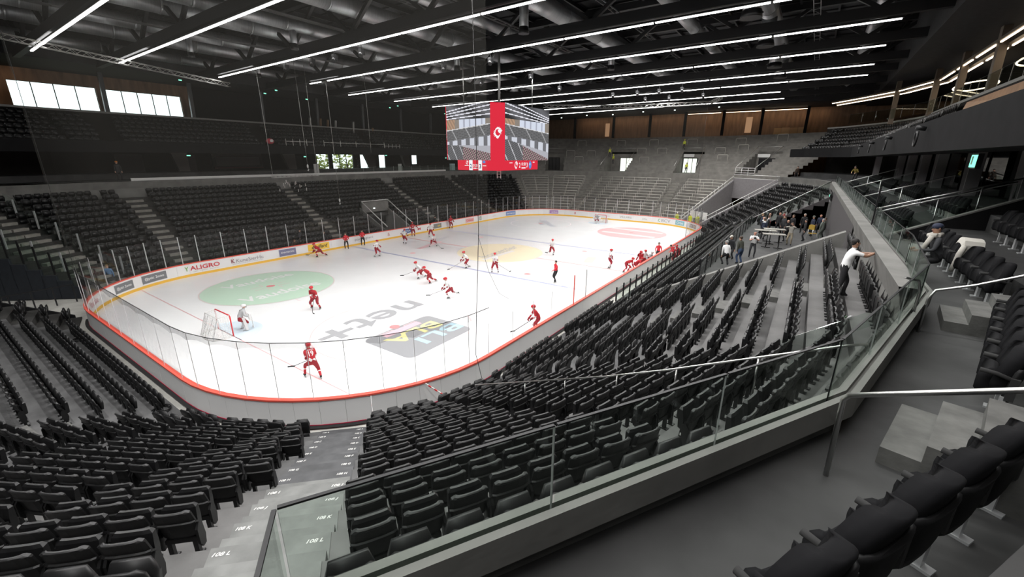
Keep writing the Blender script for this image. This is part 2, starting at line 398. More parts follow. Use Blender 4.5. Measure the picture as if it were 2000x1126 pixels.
ad(-1.9, 15, .5, .3, .9, wh, [('&', 0, .62, .35, .4, srgb(200, 140, 140), False, False)], back=False)
ell = MB(); V = []
for t in range(24): V.append((.95+.85*math.cos(t*PI/12), 14.985, .62+.26*math.sin(t*PI/12)))
ell.add(V, [tuple(range(24))], 0); put_text(ell, 'CAR', (.95, 14.975, .62), (1, 0, 0), (0, 0, 1), .9, .22, 1, True, True)
ell.build('advert_print', [mat('oval_blue', srgb(70, 110, 170), .4), mat('oval_white', srgb(225, 230, 238), .4)], BOARDS)
ad(2.9, 15, 1, .3, .9, wh, [('M', -.1, .62, .5, .3, rd, True, False)], back=False)
ad(6.2, 15, 1.5, .3, .9, srgb(130, 132, 130), [('BAR', .3, .6, .5, .24, yl, True, False)], lab='grey print with yellow letters')
ad(12.9, 15, 1.9, .3, .9, srgb(238, 190, 188), [('CHAUD', 0, .6, 1.5, .3, rd, True, False)], lab='pink print with red letters')
ad(15.5, 15, .5, .3, .9, srgb(150, 165, 150), [('i', 0, .6, .12, .4, wh, True, False)])
ad(19, 15, .8, .3, .9, wh, [('sport', 0, .6, .9, .2, srgb(215, 190, 190), False, False)], back=False)
ad(23.3, 14.8, 2.2, .28, .95, srgb(120, 145, 195), [('bernard', 0, .62, 1.7, .3, wh, True, False)], lab='blue print with white letters')
ad(29.3, 9.9, 1.5, .32, .9, srgb(178, 140, 190), [('ambra', .1, .6, 1, .28, wh, True, False)], lab='mauve print with white letters')
ad(30, 6.2, .6, .3, .9, wh, [('8', 0, .6, .3, .4, srgb(225, 150, 150), True, False)], back=False)
ad(30, .6, .8, .3, .9, wh, [('elan', 0, .6, .7, .2, srgb(220, 180, 190), False, False)], back=False)
ad(30, -2.6, 2.4, .3, .9, wh, [('VILLARS', 0, .62, 1.9, .3, srgb(170, 172, 168), False, False)], back=False)
ad(30, -5.6, 1, .3, .9, wh, [('life', 0, .6, .8, .28, srgb(190, 192, 190), False, True)], back=False)
ad(29.75, -8.6, 2.4, .3, .9, wh, [('BCV', .3, .62, 1.45, .44, srgb(160, 166, 168), False, False), ('C', -.8, .62, .3, .4, srgb(90, 170, 110), True, False)], back=False)
ad(28.75, -11, 1.7, .3, .92, srgb(130, 185, 195), [('Orbit', 0, .62, 1.3, .36, wh, True, False)], lab='teal print with white letters')
ad(26.6, -13.3, 1.9, .36, .84, srgb(160, 150, 148), [('DVK', -.45, .6, .6, .22, wh, True, False), ('HRS', .5, .6, .6, .22, srgb(240, 200, 180), True, False)], lab='grey brown print with white letters')
ad(23.9, -14.7, 1.4, .3, .9, wh, [('SIL', 0, .62, 1.3, .42, srgb(150, 150, 152), False, False)], back=False)
ad(-29.2, 9.9, 1.6, .3, .95, wh, [('Vaudoise', 0, .7, 1.7, .42, srgb(214, 160, 166), True, False)], back=False)
ad(-29.95, 7.2, 1.0, .2, .8, wh, [('auto', 0, .45, .8, .26, srgb(150, 152, 160), False, False)], back=False)
for sx, ya in ((-8, -1),): pass

# ---- goals
def goal(sx, lab):
    g = empty('hockey_goal', (26*sx, 0, 0), lab, 'goal')
    x0, xb, xt = 26*sx, 27.05*sx, 26.55*sx
    f = MB(); W = .915
    f.tube([(x0, -W, 0), (x0, -W, 1.14), (x0, -W+.06, 1.21), (x0, W-.06, 1.21), (x0, W, 1.14), (x0, W, 0)], .035, 8)
    f.build('red_frame', mat('goal_red', (.62, .02, .03), .35), g)
    b = MB()
    base = [(x0, -W, .03), (x0+.5*sx, -W-.12, .03), (xb-.1*sx, -W+.15, .03), (xb, -.3, .03), (xb, .3, .03), (xb-.1*sx, W-.15, .03), (x0+.5*sx, W+.12, .03), (x0, W, .03)]
    b.tube(base, .025, 6); topp = [(x0, -W+.05, 1.21), (xt, -W+.15, 1.19), (xt, W-.15, 1.19), (x0, W-.05, 1.21)]; b.tube(topp, .02, 6)
    b.tube([(xt, 0, 1.19), (xb, 0, .03)], .018, 6); b.build('white_base_frame', M_WPAINT, g)
    n = MB(); up_ = [(xt, -W+.15, 1.19), (xt, -W+.15, 1.19), (xt, -.3, 1.19), (xt, .3, 1.19), (xt, W-.15, 1.19), (xt, W-.15, 1.19)]
    lo = base[1:7]
    nf = MB()
    for i in range(6):
        for k in range(9): pass
    def cords(a, b_, c, d, k1, k2):
        a, b_, c, d = map(Vector, (a, b_, c, d))
        for i in range(k1+1):
            t = i/k1; n.bar(a.lerp(b_, t), d.lerp(c, t), .012, .012)
        for i in range(k2+1):
            t = i/k2; n.bar(a.lerp(d, t), b_.lerp(c, t), .012, .012)
    for i in range(5):
        if (Vector(lo[i])-Vector(lo[i+1])).length > .05: cords(lo[i], lo[i+1], up_[i+1], up_[i], 6 if i != 2 else 6, 10)
    cords(base[0], base[1], up_[0], (x0, -W+.05, 1.2), 5, 10); cords(base[7], base[6], up_[5], (x0, W-.05, 1.2), 5, 10)
    cords(topp[0], topp[3], topp[2], topp[1], 14, 5)
    nn = n.build('net', mat('white_net', (.8, .8, .8), .8), g); nn['kind'] = 'stuff'
goal(-1, 'red framed goal with white net behind the grey goalkeeper, nearer end')
goal(1, 'small red framed goal with white net at the far end')
# ================================================================== BOWL GEOMETRY
# Rings run round the rink at distance R from the box |x|<21.5, |y|<6.5; corners are folded every 15 degrees.
def spoke_theta(sx, sy, th):
    ph = 15*round(th/15); a = math.radians(th)
    k = 1/math.cos(math.radians(th-ph)); c, s = math.cos(a), math.sin(a)
    return lambda R: (sx*(21.5+R*k*c), sy*(6.5+R*k*s))
def spoke_x(sy, x): return lambda R: (x, sy*(6.5+R))
def spoke_y(sx, y): return lambda R: (sx*(21.5+R), y)
TUN_A = (21.0, 48.0)      # tunnel in the corner (-x, +y)
TUN_B = (25.0, 46.5)      # tunnel in the corner (+x, -y)
AISLE_X_FAR = (-21.8, -7.2, 8.6, 22.0)
VOM = (-1.35, 2.75)       # passage in the far side stand
PLAT = (-11.0, 15.0)      # press platform in the near side stand
SP = []
def corner(sx, sy, ths, rev):
    L = [(spoke_theta(sx, sy, t), ('c', sx, sy, t)) for t in sorted(set(ths))]
    return L[::-1] if rev else L
base_t = [7.5, 22.5, 37.5, 52.5, 67.5, 82.5]
SP += [(spoke_x(-1, x), ('x', -1, x)) for x in (-21.5, -11, 15, 21.5)]
SP += corner(1, -1, base_t+list(TUN_B), True)
SP += [(spoke_y(1, y), ('y', 1, y)) for y in (-6.5, 0, 6.5)]
SP += corner(1, 1, base_t+[48], False)
SP += [(spoke_x(1, x), ('x', 1, x)) for x in (21.5, VOM[1], VOM[0], -21.5)]
SP += corner(-1, 1, base_t+list(TUN_A)+[52, 64], True)
SP += [(spoke_y(-1, y), ('y', -1, y)) for y in (6.5, 0, -6.5)]
SP += corner(-1, -1, base_t+[53.3], False)
def mid(i):
    a, b = SP[i][1], SP[(i+1) % len(SP)][1]
    return a, b
def cell_kind(i, k):
    """what fills the sector between spokes i and i+1 on row k"""
    a, b = mid(i)
    if a[0] == b[0] == 'c' and a[1:3] == b[1:3]:
        t = (a[3]+b[3])/2
        if a[1:3] == (-1, 1) and TUN_A[0] < t < TUN_A[1]: return None
        if a[1:3] == (1, -1) and TUN_B[0] < t < TUN_B[1]: return None
    if a[0] == b[0] == 'x':
        m = (a[2]+b[2])/2
        if a[1] == 1 and VOM[0] < m < VOM[1] and 1 <= k < 6: return None
        if a[1] == -1 and PLAT[0] < m < PLAT[1]: return 'plat' if k >= 7 else ('bench' if k < 2 else 'seat')
    return 'seat'
RUN, RISE, R0, ROWS = .815, .40, 9.0, 15
def zrow(k): return .02+RISE*k
def nose(k): return R0+RUN*k
M_TERR = mat('terrace_concrete', (.19, .182, .166), .8, var=.2, scale=1.2)
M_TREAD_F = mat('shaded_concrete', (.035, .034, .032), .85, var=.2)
def is_far(q): return (q[0] == 'y' and q[1] == 1) or (q[0] == 'c' and q[1] == 1 and ((q[2] == 1 and q[3] < 48.1) or (q[2] == -1 and q[3] < 46.6)))
BOWL = tag(empty('seating_bowl', (0, 0, 0)), 'stepped concrete stands round the rink', kind='structure')
nS = len(SP)
for k in range(ROWS):
    m = MB(); z = zrow(k); zl = -.05 if k == 0 else zrow(k-1)
    for i in range(nS):
        kd = cell_kind(i, k)
        if kd in (None, 'plat', 'bench'): continue
        A, B = SP[i][0], SP[(i+1) % nS][0]
        a0, b0, a1, b1 = A(nose(k)), B(nose(k)), A(nose(k+1)), B(nose(k+1))
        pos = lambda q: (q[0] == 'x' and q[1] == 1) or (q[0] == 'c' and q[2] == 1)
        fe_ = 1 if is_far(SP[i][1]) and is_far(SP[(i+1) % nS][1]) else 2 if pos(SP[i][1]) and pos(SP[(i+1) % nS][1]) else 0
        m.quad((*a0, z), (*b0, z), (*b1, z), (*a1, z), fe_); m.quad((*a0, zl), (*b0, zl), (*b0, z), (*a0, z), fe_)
        for q0, q1, nb in ((a0, a1, (i-1) % nS), (b0, b1, (i+1) % nS)):
            if cell_kind(nb, k) != 'seat': m.quad((*q0, -.05), (*q1, -.05), (*q1, z), (*q0, z))
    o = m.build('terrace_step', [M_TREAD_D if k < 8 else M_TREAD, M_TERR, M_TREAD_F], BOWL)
# underside walls closing the tunnels and the passage
tw = MB()
def radial_wall(sx, sy, th, r0, r1, z0, slope_top, thick=.18, mb=None, topz=None):
    f = spoke_theta(sx, sy, th); a, b = f(r0), f(r1); n = Vector((b[1]-a[1], a[0]-b[0], 0)).normalized()*thick
    P = [(a[0], a[1], z0), (b[0], b[1], z0), (b[0], b[1], slope_top(r1)), (a[0], a[1], slope_top(r0))]
    (mb or tw).extrude(P, n)
stand_z = lambda r: .4*(r-R0)/RUN
# tunnel A (dark navy side wall), stepped top follows the rows
wa = MB(); f = spoke_theta(-1, 1, 48)
for k in range(ROWS):
    a, b = f(nose(k)+.0), f(nose(k+1)); wa.box(((a[0]+b[0])/2, (a[1]+b[1])/2, zrow(k)/2), (RUN*1.05, .16, zrow(k)+.02), rz=math.atan2(b[1]-a[1], b[0]-a[0]))
tag(wa.build('wall_tunnel', M_NAVY), kind='structure')
wb = MB()
radial_wall(-1, 1, 21.0, 9.3, 21.5, -.05, lambda r: stand_z(r)+.0, mb=wb)
wb.extrude([(*spoke_theta(-1, 1, 21)(21.5), 0), (*spoke_theta(-1, 1, 48)(21.5), 0), (*spoke_theta(-1, 1, 48)(21.5), 7), (*spoke_theta(-1, 1, 21)(21.5), 7)], (-.2, .2, 0))
tag(wb.build('wall_tunnel_back', M_FASCIA), kind='structure')
# tunnel B, far near-side corner: two sloping parapets, back wall with a lit gate
M_LILAC = mat('pale_plaster', (.19, .18, .185), .85, var=.08)
wc = MB()
radial_wall(1, -1, 25.0, 9.6, 21.2, -.05, lambda r: stand_z(r)+.35, mb=wc); radial_wall(1, -1, 46.5, 9.6, 21.2, -.05, lambda r: stand_z(r)+.35, mb=wc)
fa, fb = spoke_theta(1, -1, 25), spoke_theta(1, -1, 46.5)
wc.extrude([(*fa(21.0), 3.6), (*fb(21.0), 3.6), (*fb(21.0), 6.6), (*fa(21.0), 6.6)], (.2, -.2, 0))
tag(wc.build('wall_far_tunnel', M_LILAC), kind='structure')
wd_ = MB(); wd_.extrude([(*fa(23), -.05), (*fb(23), -.05), (*fb(23), 3.7), (*fa(23), 3.7)], (.2, -.2, 0)); tag(wd_.build('wall_far_tunnel_back', mat('brown_curtain', (.06, .05, .035), .9, var=.4, scale=6, stretch=(1, 1, .1))), kind='structure')
gt = empty('tunnel_gate', (31.6, -15.9, 0), 'white panelled gate with black posts at the mouth of the far corner tunnel', 'gate')
ga, gb = spoke_theta(1, -1, 27), spoke_theta(1, -1, 45)
for j in range(3):
    p, q = [Vector((*ga(11.2), 0)).lerp(Vector((*gb(11.2), 0)), t) for t in (j/3, (j+1)/3)]
    m = MB(); m.bar(p+Vector((0, 0, 1.7)), q+Vector((0, 0, 1.7)), .05, 1.0); m.build('panel', M_WPAINT, gt)
for j in range(4):
    p = Vector((*ga(11.2), 0)).lerp(Vector((*gb(11.2), 0)), j/3); m = MB(); m.box((p.x, p.y, 1.15), (.09, .09, 2.3)); m.build('post', M_BLACK, gt)
for th, lab in ((25.0, 'twin white handrails on the end side of the far corner tunnel'), (46.5, 'twin white handrails on the bench side of the far corner tunnel')):
    f = spoke_theta(1, -1, th); t = empty('tunnel_handrail', (*f(10), 1), lab, 'railing')
    for dz in (.42, .95):
        m = MB(); m.tube([(*f(r), stand_z(r)+dz) for r in (9.8, 15, 21.1)], .045, 6); m.build('rail', M_WPAINT, t)
    for r in (9.9, 12.2, 14.5, 16.8, 19, 21.1):
        m = MB(); m.tube([(*f(r), stand_z(r)+.3), (*f(r), stand_z(r)+.95)], .025, 5); m.build('rail_post', M_WPAINT, t)
t = empty('tunnel_handrail', (*fa(21.1), 6.5), 'twin white handrails across the back of the far corner tunnel', 'railing')
for dz in (6.62, 7.15):
    m = MB(); m.tube([(*fa(21.05), dz), (*fb(21.05), dz)], .045, 6); m.build('rail', M_WPAINT, t)
# passage in the far stand
vw = MB()
for x in VOM: vw.extrude([(x, 16.0, -.05), (x, 21, -.05), (x, 21, 4.0), (x, 21.0, 3.25), (x, 16.0, .75)], (.15 if x < 0 else -.15, 0, 0))
vw.box(((VOM[0]+VOM[1])/2, 20.5, 3.3), (4.1, .2, 1.3)); vw.quad((VOM[0], 22, -.05), (VOM[1], 22, -.05), (VOM[1], 22, 3), (VOM[0], 22, 3), 1)
tag(vw.build('wall_passage', [M_CONC, M_BLACK]), kind='structure')
t = empty('passage_handrail', (.7, 20.5, 3.9), 'white handrail framing the dark passage in the far stand', 'railing')
for x in VOM:
    m = MB(); m.tube([(x, 15.9, 1.35), (x, 20.5, 4.05)], .06, 6); m.build('rail', M_WPAINT, t)
m = MB(); m.tube([(VOM[0], 20.5, 4.05), (VOM[1], 20.5, 4.05)], .06, 6); m.build('rail', M_WPAINT, t)
lm = MB(); lm.box((.4, 20.36, 3.1), (.22, .06, .12)); tag(lm.build('passage_lamp', [M_SPOT]), 'small white lamp over the dark passage in the far stand', 'lamp')

# press platform on the near side
pf = MB()
pf.quad((PLAT[0], -21.2, 3.0), (PLAT[1], -21.2, 3.0), (PLAT[1], -27.6, 3.0), (PLAT[0], -27.6, 3.0)); pf.quad((PLAT[0], -21.2, 2.4), (PLAT[1], -21.2, 2.4), (PLAT[1], -21.2, 3.0), (PLAT[0], -21.2, 3.0))
tag(pf.build('floor_platform', M_VIP), kind='structure')
pw = MB()
pw.extrude([(PLAT[0], -18.3, .2), (PLAT[0], -27.2, .2), (PLAT[0], -27.2, 6.35), (PLAT[0], -18.3, 1.66)], (.55, 0, 0))
tag(pw.build('wall_platform_near', M_CONC), kind='structure')
pw = MB(); pw.extrude([(PLAT[1], -19.2, .2), (PLAT[1], -27.2, .2), (PLAT[1], -27.2, 6.1), (PLAT[1], -19.2, 1.2)], (.25, 0, 0))
pw.quad((PLAT[0], -27.4, 3), (PLAT[1], -27.4, 3), (PLAT[1], -27.4, 7), (PLAT[0], -27.4, 7))
tag(pw.build('wall_platform_far', mat('dark_mauve_plaster', (.055, .050, .052), .9)), kind='structure')
t = empty('platform_rail', (15, -22, 3), 'glass balustrade with bright handrail on the far side of the press platform', 'railing')
L0, L1 = Vector((15.1, -17.9, 1.5)), Vector((15.1, -27.1, 7.5))
m = MB(); m.tube([L0, L1], .05, 8); m.build('handrail', M_STEEL, t)
for j in range(5):
    a, b = L0.lerp(L1, j/5+.01), L0.lerp(L1, (j+1)/5-.01); m = MB(); m.extrude([a, b, b-Vector((0, 0, 1.25)), a-Vector((0, 0, 1.1))], (.012, 0, 0)); m.build('glass_pane', M_GLASSG, t)
# ---- ledge and balcony of the upper walkway: all round except the far end
LED_Z = 7.1
def ring_edges(sel):
    for i in range(nS):
        a, b = mid(i)
        if sel(a, b): yield i
def not_far_end(a, b):
    def isend(q):
        return (q[0] == 'y' and q[1] == 1) or (q[0] == 'c' and q[1] == 1 and ((q[2] == 1 and q[3] < 47.9) or (q[2] == -1 and q[3] < 46.4)))
    return not (isend(a) or isend(b))
def ring_band(name, sel, prof, m, kind='structure', parent=None):
    """sweep a profile of (R, z) points along the chosen sectors"""
    b = MB()
    for i in ring_edges(sel):
        A, B = SP[i][0], SP[(i+1) % nS][0]
        for (r0, z0), (r1, z1) in zip(prof, prof[1:]):
            b.quad((*A(r0), z0), (*B(r0), z0), (*B(r1), z1), (*A(r1), z1))
    o = b.build(name, m, parent)
    if kind and not parent: tag(o, kind=kind)
    return o
no_bal = lambda q: (q[0] == 'y' and q[1] == -1) or (q[0] == 'c' and q[1:3] == (-1, -1) and q[3] < 53)
balc = lambda a, b: not_far_end(a, b) and not no_bal(a) and not no_bal(b)
is_nc = lambda a, b: a[0] == 'c' and b[0] == 'c' and a[1:3] == b[1:3] == (-1, -1)
upper = lambda a, b: not_far_end(a, b) and not is_nc(a, b) and not (a[0] == 'c' and a[1:3] == (-1, -1)) and not (b[0] == 'c' and b[1:3] == (-1, -1))
straight = lambda a, b: not_far_end(a, b) and a[0] == 'x' and b[0] == 'x' or (not_far_end(a, b) and not is_nc(a, b))
ring_band('wall_ledge_side', lambda a, b: balc(a, b) and not is_nc(a, b), [(20.93, .0), (20.93, 5.9), (20.62+.33, 6.45), (20.78, LED_Z), (21.17, LED_Z+.005)], M_CONC)
ring_band('wall_ledge', balc, [(21.10, .0), (21.10, LED_Z), (21.17, LED_Z+.005), (21.17, LED_Z-.05), (21.21, LED_Z-.05), (21.21, LED_Z+.005), (21.27, LED_Z), (21.27, 6.84), (21.14, 6.84), (21.14, 6.55)], M_CONC)
is_near = lambda a, b: (a[0] == 'c' and b[0] == 'c' and a[1:3] == (-1, -1)) or (a[0] == b[0] == 'x' and a[1] == -1) or (a[0] == 'x' and b[0] == 'c' and a[1] == -1) or (b[0] == 'x' and a[0] == 'c' and b[1] == -1) 
ring_band('floor_balcony', balc, [(21.1, 6.6), (22.75, 6.6), (22.75, 7.15), (24.2, 7.15), (24.2, 7.7), (28, 7.7)], M_VIP)
fe = spoke_theta(-1, -1, 53.3); eb = MB(); eb.extrude([(*fe(21.1), 0), (*fe(28), 0), (*fe(28), 7.7), (*fe(24.2), 7.7), (*fe(24.2), 7.1), (*fe(21.1), 7.1)], (-.12, .1, 0)); tag(eb.build('wall_balcony_end', M_CONC), kind='structure')
# upper tier: fascia, rows, back gallery
FPROF = [(28, 10.1), (24.5, 9.75), (22.0, 9.7), (21.95, 10.7), (22.1, 10.75), (22.1, 10.2)]
ring_band('wall_upper_fascia', upper, FPROF, M_FASCIA)
URUN, URISE = .78, .45
prof = [(22.1, 10.2)]
for k in range(6): prof += [(22.3+URUN*k, 10.2+URISE*k-(URISE if k else 0)), (22.3+URUN*k, 10.2+URISE*k), (22.3+URUN*(k+1), 10.2+URISE*k)]
prof += [(27.0, 13.1), (27.0, 13.55), (27.15, 13.6), (27.3, 13.55), (27.3, 13.1), (31.5, 13.1)]
ring_band('floor_upper_tier', upper, prof, M_FASCIA2)
ring_band('trim_upper_ledge', upper, [(26.98, 13.4), (26.98, 13.58), (27.2, 13.6)], mat('pale_ledge', (.20, .20, .19), .6))
ext = MB()
for (r0, z0), (r1, z1) in zip(FPROF, FPROF[1:]): ext.quad((-21.5, -6.5-r0, z0), (-24.6, -6.5-r0, z0), (-24.6, -6.5-r1, z1), (-21.5, -6.5-r1, z1))
tag(ext.build('wall_upper_fascia_end', M_FASCIA), kind='structure')
tl_ = MB(); tl_.box((.2, 27.72, 7.24), (43.2, .16, .26)); tag(tl_.build('trim_ledge_painted_light', M_WPAINT), kind='structure')  # white box paints in the light caught along the lobby ledge top
# lobby behind the lower ledge
ring_band('wall_lobby', lambda a, b: upper(a, b) and not (a[0] == b[0] == 'x' and a[1] == 1), [(27.9, 7.2), (27.9, 10.0)], M_FASCIA2)
ring_band('wall_soffit_lobby', upper, [(27.9, 10.0), (22.1, 9.72)], M_FASCIA)
# far end: landing, upper standing terrace
def far_end(a, b): return not not_far_end(a, b)
ring_band('floor_landing', far_end, [(9+RUN*15, zrow(14)), (21.2, zrow(14)), (21.2, 7.0), (22.3, 7.0)], M_TERR)
UPS = [spoke_theta(1, -1, t) for t in (46.5, 37.5, 31.5, 23, 22.5, 7.5)]+[spoke_y(1, y) for y in (-9.0, -5.4, 0, 3.3, 8.3)]+[spoke_theta(1, 1, t) for t in (7.5, 22.5, 23, 32, 37.5, 48)]
NOTCH = (2, 6, 9, 13)
UT = tag(empty('upper_terrace', (0, 0, 0)), 'steep concrete standing terrace above the landing at the far end', kind='structure')
for j in range(16):
    m = MB(); z = 7.0+.4*(j+1); zl = z-.4; r0, r1 = 22.3+.7*j, 22.3+.7*(j+1)
    for i in range(len(UPS)-1):
        if i in NOTCH and j < 8: continue
        A, B = UPS[i], UPS[i+1]; m.quad((*A(r0), z), (*B(r0), z), (*B(r1), z), (*A(r1), z)); m.quad((*A(r0), zl), (*B(r0), zl), (*B(r0), z), (*A(r0), z))
        if j < 8:
            if i+1 in NOTCH: m.quad((*B(r0), 7), (*B(r1), 7), (*B(r1), z), (*B(r0), z))
            if i-1 in NOTCH: m.quad((*A(r0), 7), (*A(r1), 7), (*A(r1), z), (*A(r0), z))
        elif j == 8 and i in NOTCH: m.quad((*A(r0), 7), (*B(r0), 7), (*B(r0), z), (*A(r0), z))
    m.build('terrace_step', M_TERR, UT)
for n, i in enumerate(NOTCH):
    A, B = UPS[i], UPS[i+1]; m = MB(); m.quad((*A(22.3), 7.0), (*B(22.3), 7.0), (*B(27.9), 7.0), (*A(27.9), 7.0)); tag(m.build('floor_passage', M_CONC), kind='structure')
    lab = ('right hand one', 'middle one', 'one right of the scoreboard', 'one behind the scoreboard')[n]
    d = empty('passage_door', (*A(27.8), 7), 'black framed door in the upper terrace passage, %s' % lab, 'door', 'doors in the upper terrace passages')
    a, b = Vector((*A(27.8), 7)), Vector((*B(27.8), 7)); lit = n in (1, 2); t0, t1 = ((.12, .88), (.30, .95), (.12, .62), (.3, .8))[n]
    k = 3 if n != 2 else 2
    for q in range(k):
        p0, p1 = a.lerp(b, t0+(t1-t0)*q/k+.012), a.lerp(b, t0+(t1-t0)*(q+1)/k-.012)
        m = MB(); m.extrude([p0, p1, p1+Vector((0, 0, 2.45)), p0+Vector((0, 0, 2.45))], (.03, 0, 0)); m.build('door_leaf', emitter('daylit_door', (.93, 1, .86), 1.6) if lit and 'daylit_door' not in MATS else (MATS['daylit_door'] if lit else M_BLACK), d)
    for q in range(k+1):
        p0 = a.lerp(b, t0+(t1-t0)*q/k); m = MB(); m.bar(p0, p0+Vector((0, 0, 2.5)), .09, .09); m.build('jamb', M_BLACK, d)
    m = MB(); m.bar(a.lerp(b, t0)+Vector((0, 0, 2.5)), a.lerp(b, t1)+Vector((0, 0, 2.5)), .09, .12); m.build('lintel', M_BLACK, d)
    if n in (0, 1):
        m = MB(); p0, p1 = a.lerp(b, .45), a.lerp(b, .95); m.bar(p0+Vector((-.1, 0, 2.95)), p1+Vector((-.1, 0, 2.95)), .06, .5); tag(m.build('lintel_panel', M_WPAINT), 'pale panel over the upper terrace passage, %s' % lab, 'panel')
    t = empty('passage_guard', (*A(25), 9), 'pale guard rail round the upper terrace passage, %s' % lab, 'railing', 'guard rails round the upper passages')
    for f in (A, B): m = MB(); m.tube([(*f(r), 7.4+.4/.7*(r-22.3)+.75) for r in (22.4, 25, 27.9)], .035, 6); m.build('rail', M_GALV, t)
    m = MB(); m.tube([(*A(27.9), 11.3), (*B(27.9), 11.3)], .035, 6); m.build('rail', M_GALV, t)
    if n == 0:
        for dz in (7.35, 7.75, 8.1):
            m = MB(); m.tube([(*A(22.35), dz), (*B(22.35), dz)], .04, 6); m.build('rail', M_WPAINT, t)
        for q in range(4):
            p0 = Vector((*A(22.35), 7)).lerp(Vector((*B(22.35), 7)), q/3); m = MB(); m.tube([p0, p0+Vector((0, 0, 1.1))], .035, 6); m.build('rail_post', M_WPAINT, t)
# outer walls and roof
wl = MB()
def wallq(p, q, z0, z1, mb): mb.quad((*p, z0), (*q, z0), (*q, z1), (*p, z1))
XW0, XW1, YW = -57.5, 55.0, 38.2
wl = MB(); wallq((XW1, -YW), (XW1, YW), 0, 22, wl); tag(wl.build('wall_far_end', M_WOOD), kind='structure')
wl = MB(); wallq((XW0, -YW), (XW0, YW), 0, 22, wl); tag(wl.build('wall_near_end', M_FASCIA2), kind='structure')
wl = MB(); wallq((XW0, -YW), (XW1, -YW), 0, 22, wl); tag(wl.build('wall_bench_side', M_FASCIA2), kind='structure')
# far side wall with window openings: rectangles (x0, x1, z0, z1)
WIN_UP = [(-26.0, -19.75, 13.45, 16.2), (-19.0, -12.2, 13.4, 16.15)]
WIN_LO = [(4.25, 6.4, 7.25, 9.8), (7.0, 10.9, 7.25, 9.8), (12.2, 15.3, 7.25, 9.8), (16.1, 17.6, 7.25, 9.8), (23.8, 25.3, 8.1, 9.85)]
def wall_openings(x0, x1, z0, z1, ops, y, mb):
    xs = sorted({x0, x1, *[o[0] for o in ops], *[o[1] for o in ops]}); zs = sorted({z0, z1, *[o[2] for o in ops], *[o[3] for o in ops]})
    for a, b in zip(xs, xs[1:]):
        for c, d in zip(zs, zs[1:]):
            if not any(o[0] <= a and b <= o[1] and o[2] <= c and d <= o[3] for o in ops): mb.quad((a, y, c), (b, y, c), (b, y, d), (a, y, d))
    for o in ops:                                              # reveals
        for a, b in (((o[0], o[2]), (o[1], o[2])), ((o[1], o[2]), (o[1], o[3])), ((o[1], o[3]), (o[0], o[3])), ((o[0], o[3]), (o[0], o[2]))):
            mb.quad((a[0], y, a[1]), (b[0], y, b[1]), (b[0], y+.35, b[1]), (a[0], y+.35, a[1]))
wl = MB(); wall_openings(XW0, XW1, 0, 12.9, WIN_LO, YW, wl); tag(wl.build('wall_lobby_side', M_FASCIA2), kind='structure')
wl = MB(); wall_openings(XW0, -11, 12.9, 22, WIN_UP, YW, wl); tag(wl.build('wall_gallery_side', M_WOOD), kind='structure')
wl = MB(); wallq((-11, YW), (XW1, YW), 12.9, 22, wl); tag(wl.build('wall_gallery_dark', M_FASCIA), kind='structure')
def window(n, o, nx, nz=1):
    wn = tag(empty('window_%d' % n, (o[0], YW, o[2])), kind='structure'); wd, ht = (o[1]-o[0])/nx, (o[3]-o[2])/nz
    for i in range(nx):
        for j in range(nz):
            m = MB(); m.box((o[0]+wd*(i+.5), YW+.2, o[2]+ht*(j+.5)), (wd-.07, .012, ht-.07)); m.build('pane', M_GLASS, wn)
    for i in range(nx+1):
        m = MB(); m.box((o[0]+wd*i, YW+.2, (o[2]+o[3])/2), (.07, .1, o[3]-o[2])); m.build('mullion', M_BLACK, wn)
    for j in (0, nz): 
        m = MB(); m.box(((o[0]+o[1])/2, YW+.2, o[2]+ht*j), (o[1]-o[0], .1, .07)); m.build('frame_rail', M_BLACK, wn)
for i, (o, k) in enumerate(zip(WIN_UP, (4, 5))): window(i+1, o, k)
for i, (o, k) in enumerate(zip(WIN_LO, (1, 3, 2, 1, 1))): window(i+4, o, k, 1)
rf = MB(); rf.quad((XW0, -YW, 21.4), (XW1, -YW, 21.4), (XW1, YW, 21.4), (XW0, YW, 21.4)); tag(rf.build('ceiling', M_ROOF), kind='structure')
# lower soffit round the edge of the roof, over the galleries
sf = MB()
for y0, y1 in ((30.5, YW), (-YW, -30.5)): sf.quad((XW0, y0, 17.35), (XW1, y0, 17.35), (XW1, y1, 17.35), (XW0, y1, 17.35)); 
sf.quad((XW0, 30.5, 17.35), (XW1, 30.5, 17.35), (XW1, 30.5, 21.4), (XW0, 30.5, 21.4)); sf.quad((XW0, -30.5, 17.35), (XW1, -30.5, 17.35), (XW1, -30.5, 21.4), (XW0, -30.5, 21.4))
sf.quad((46, -31, 17.6), (XW1, -31, 17.6), (XW1, 31, 17.6), (46, 31, 17.6)); sf.quad((46, -31, 17.6), (46, 31, 17.6), (46, 31, 21.4), (46, -31, 21.4))
tag(sf.build('ceiling_edge', M_ROOF), kind='structure')
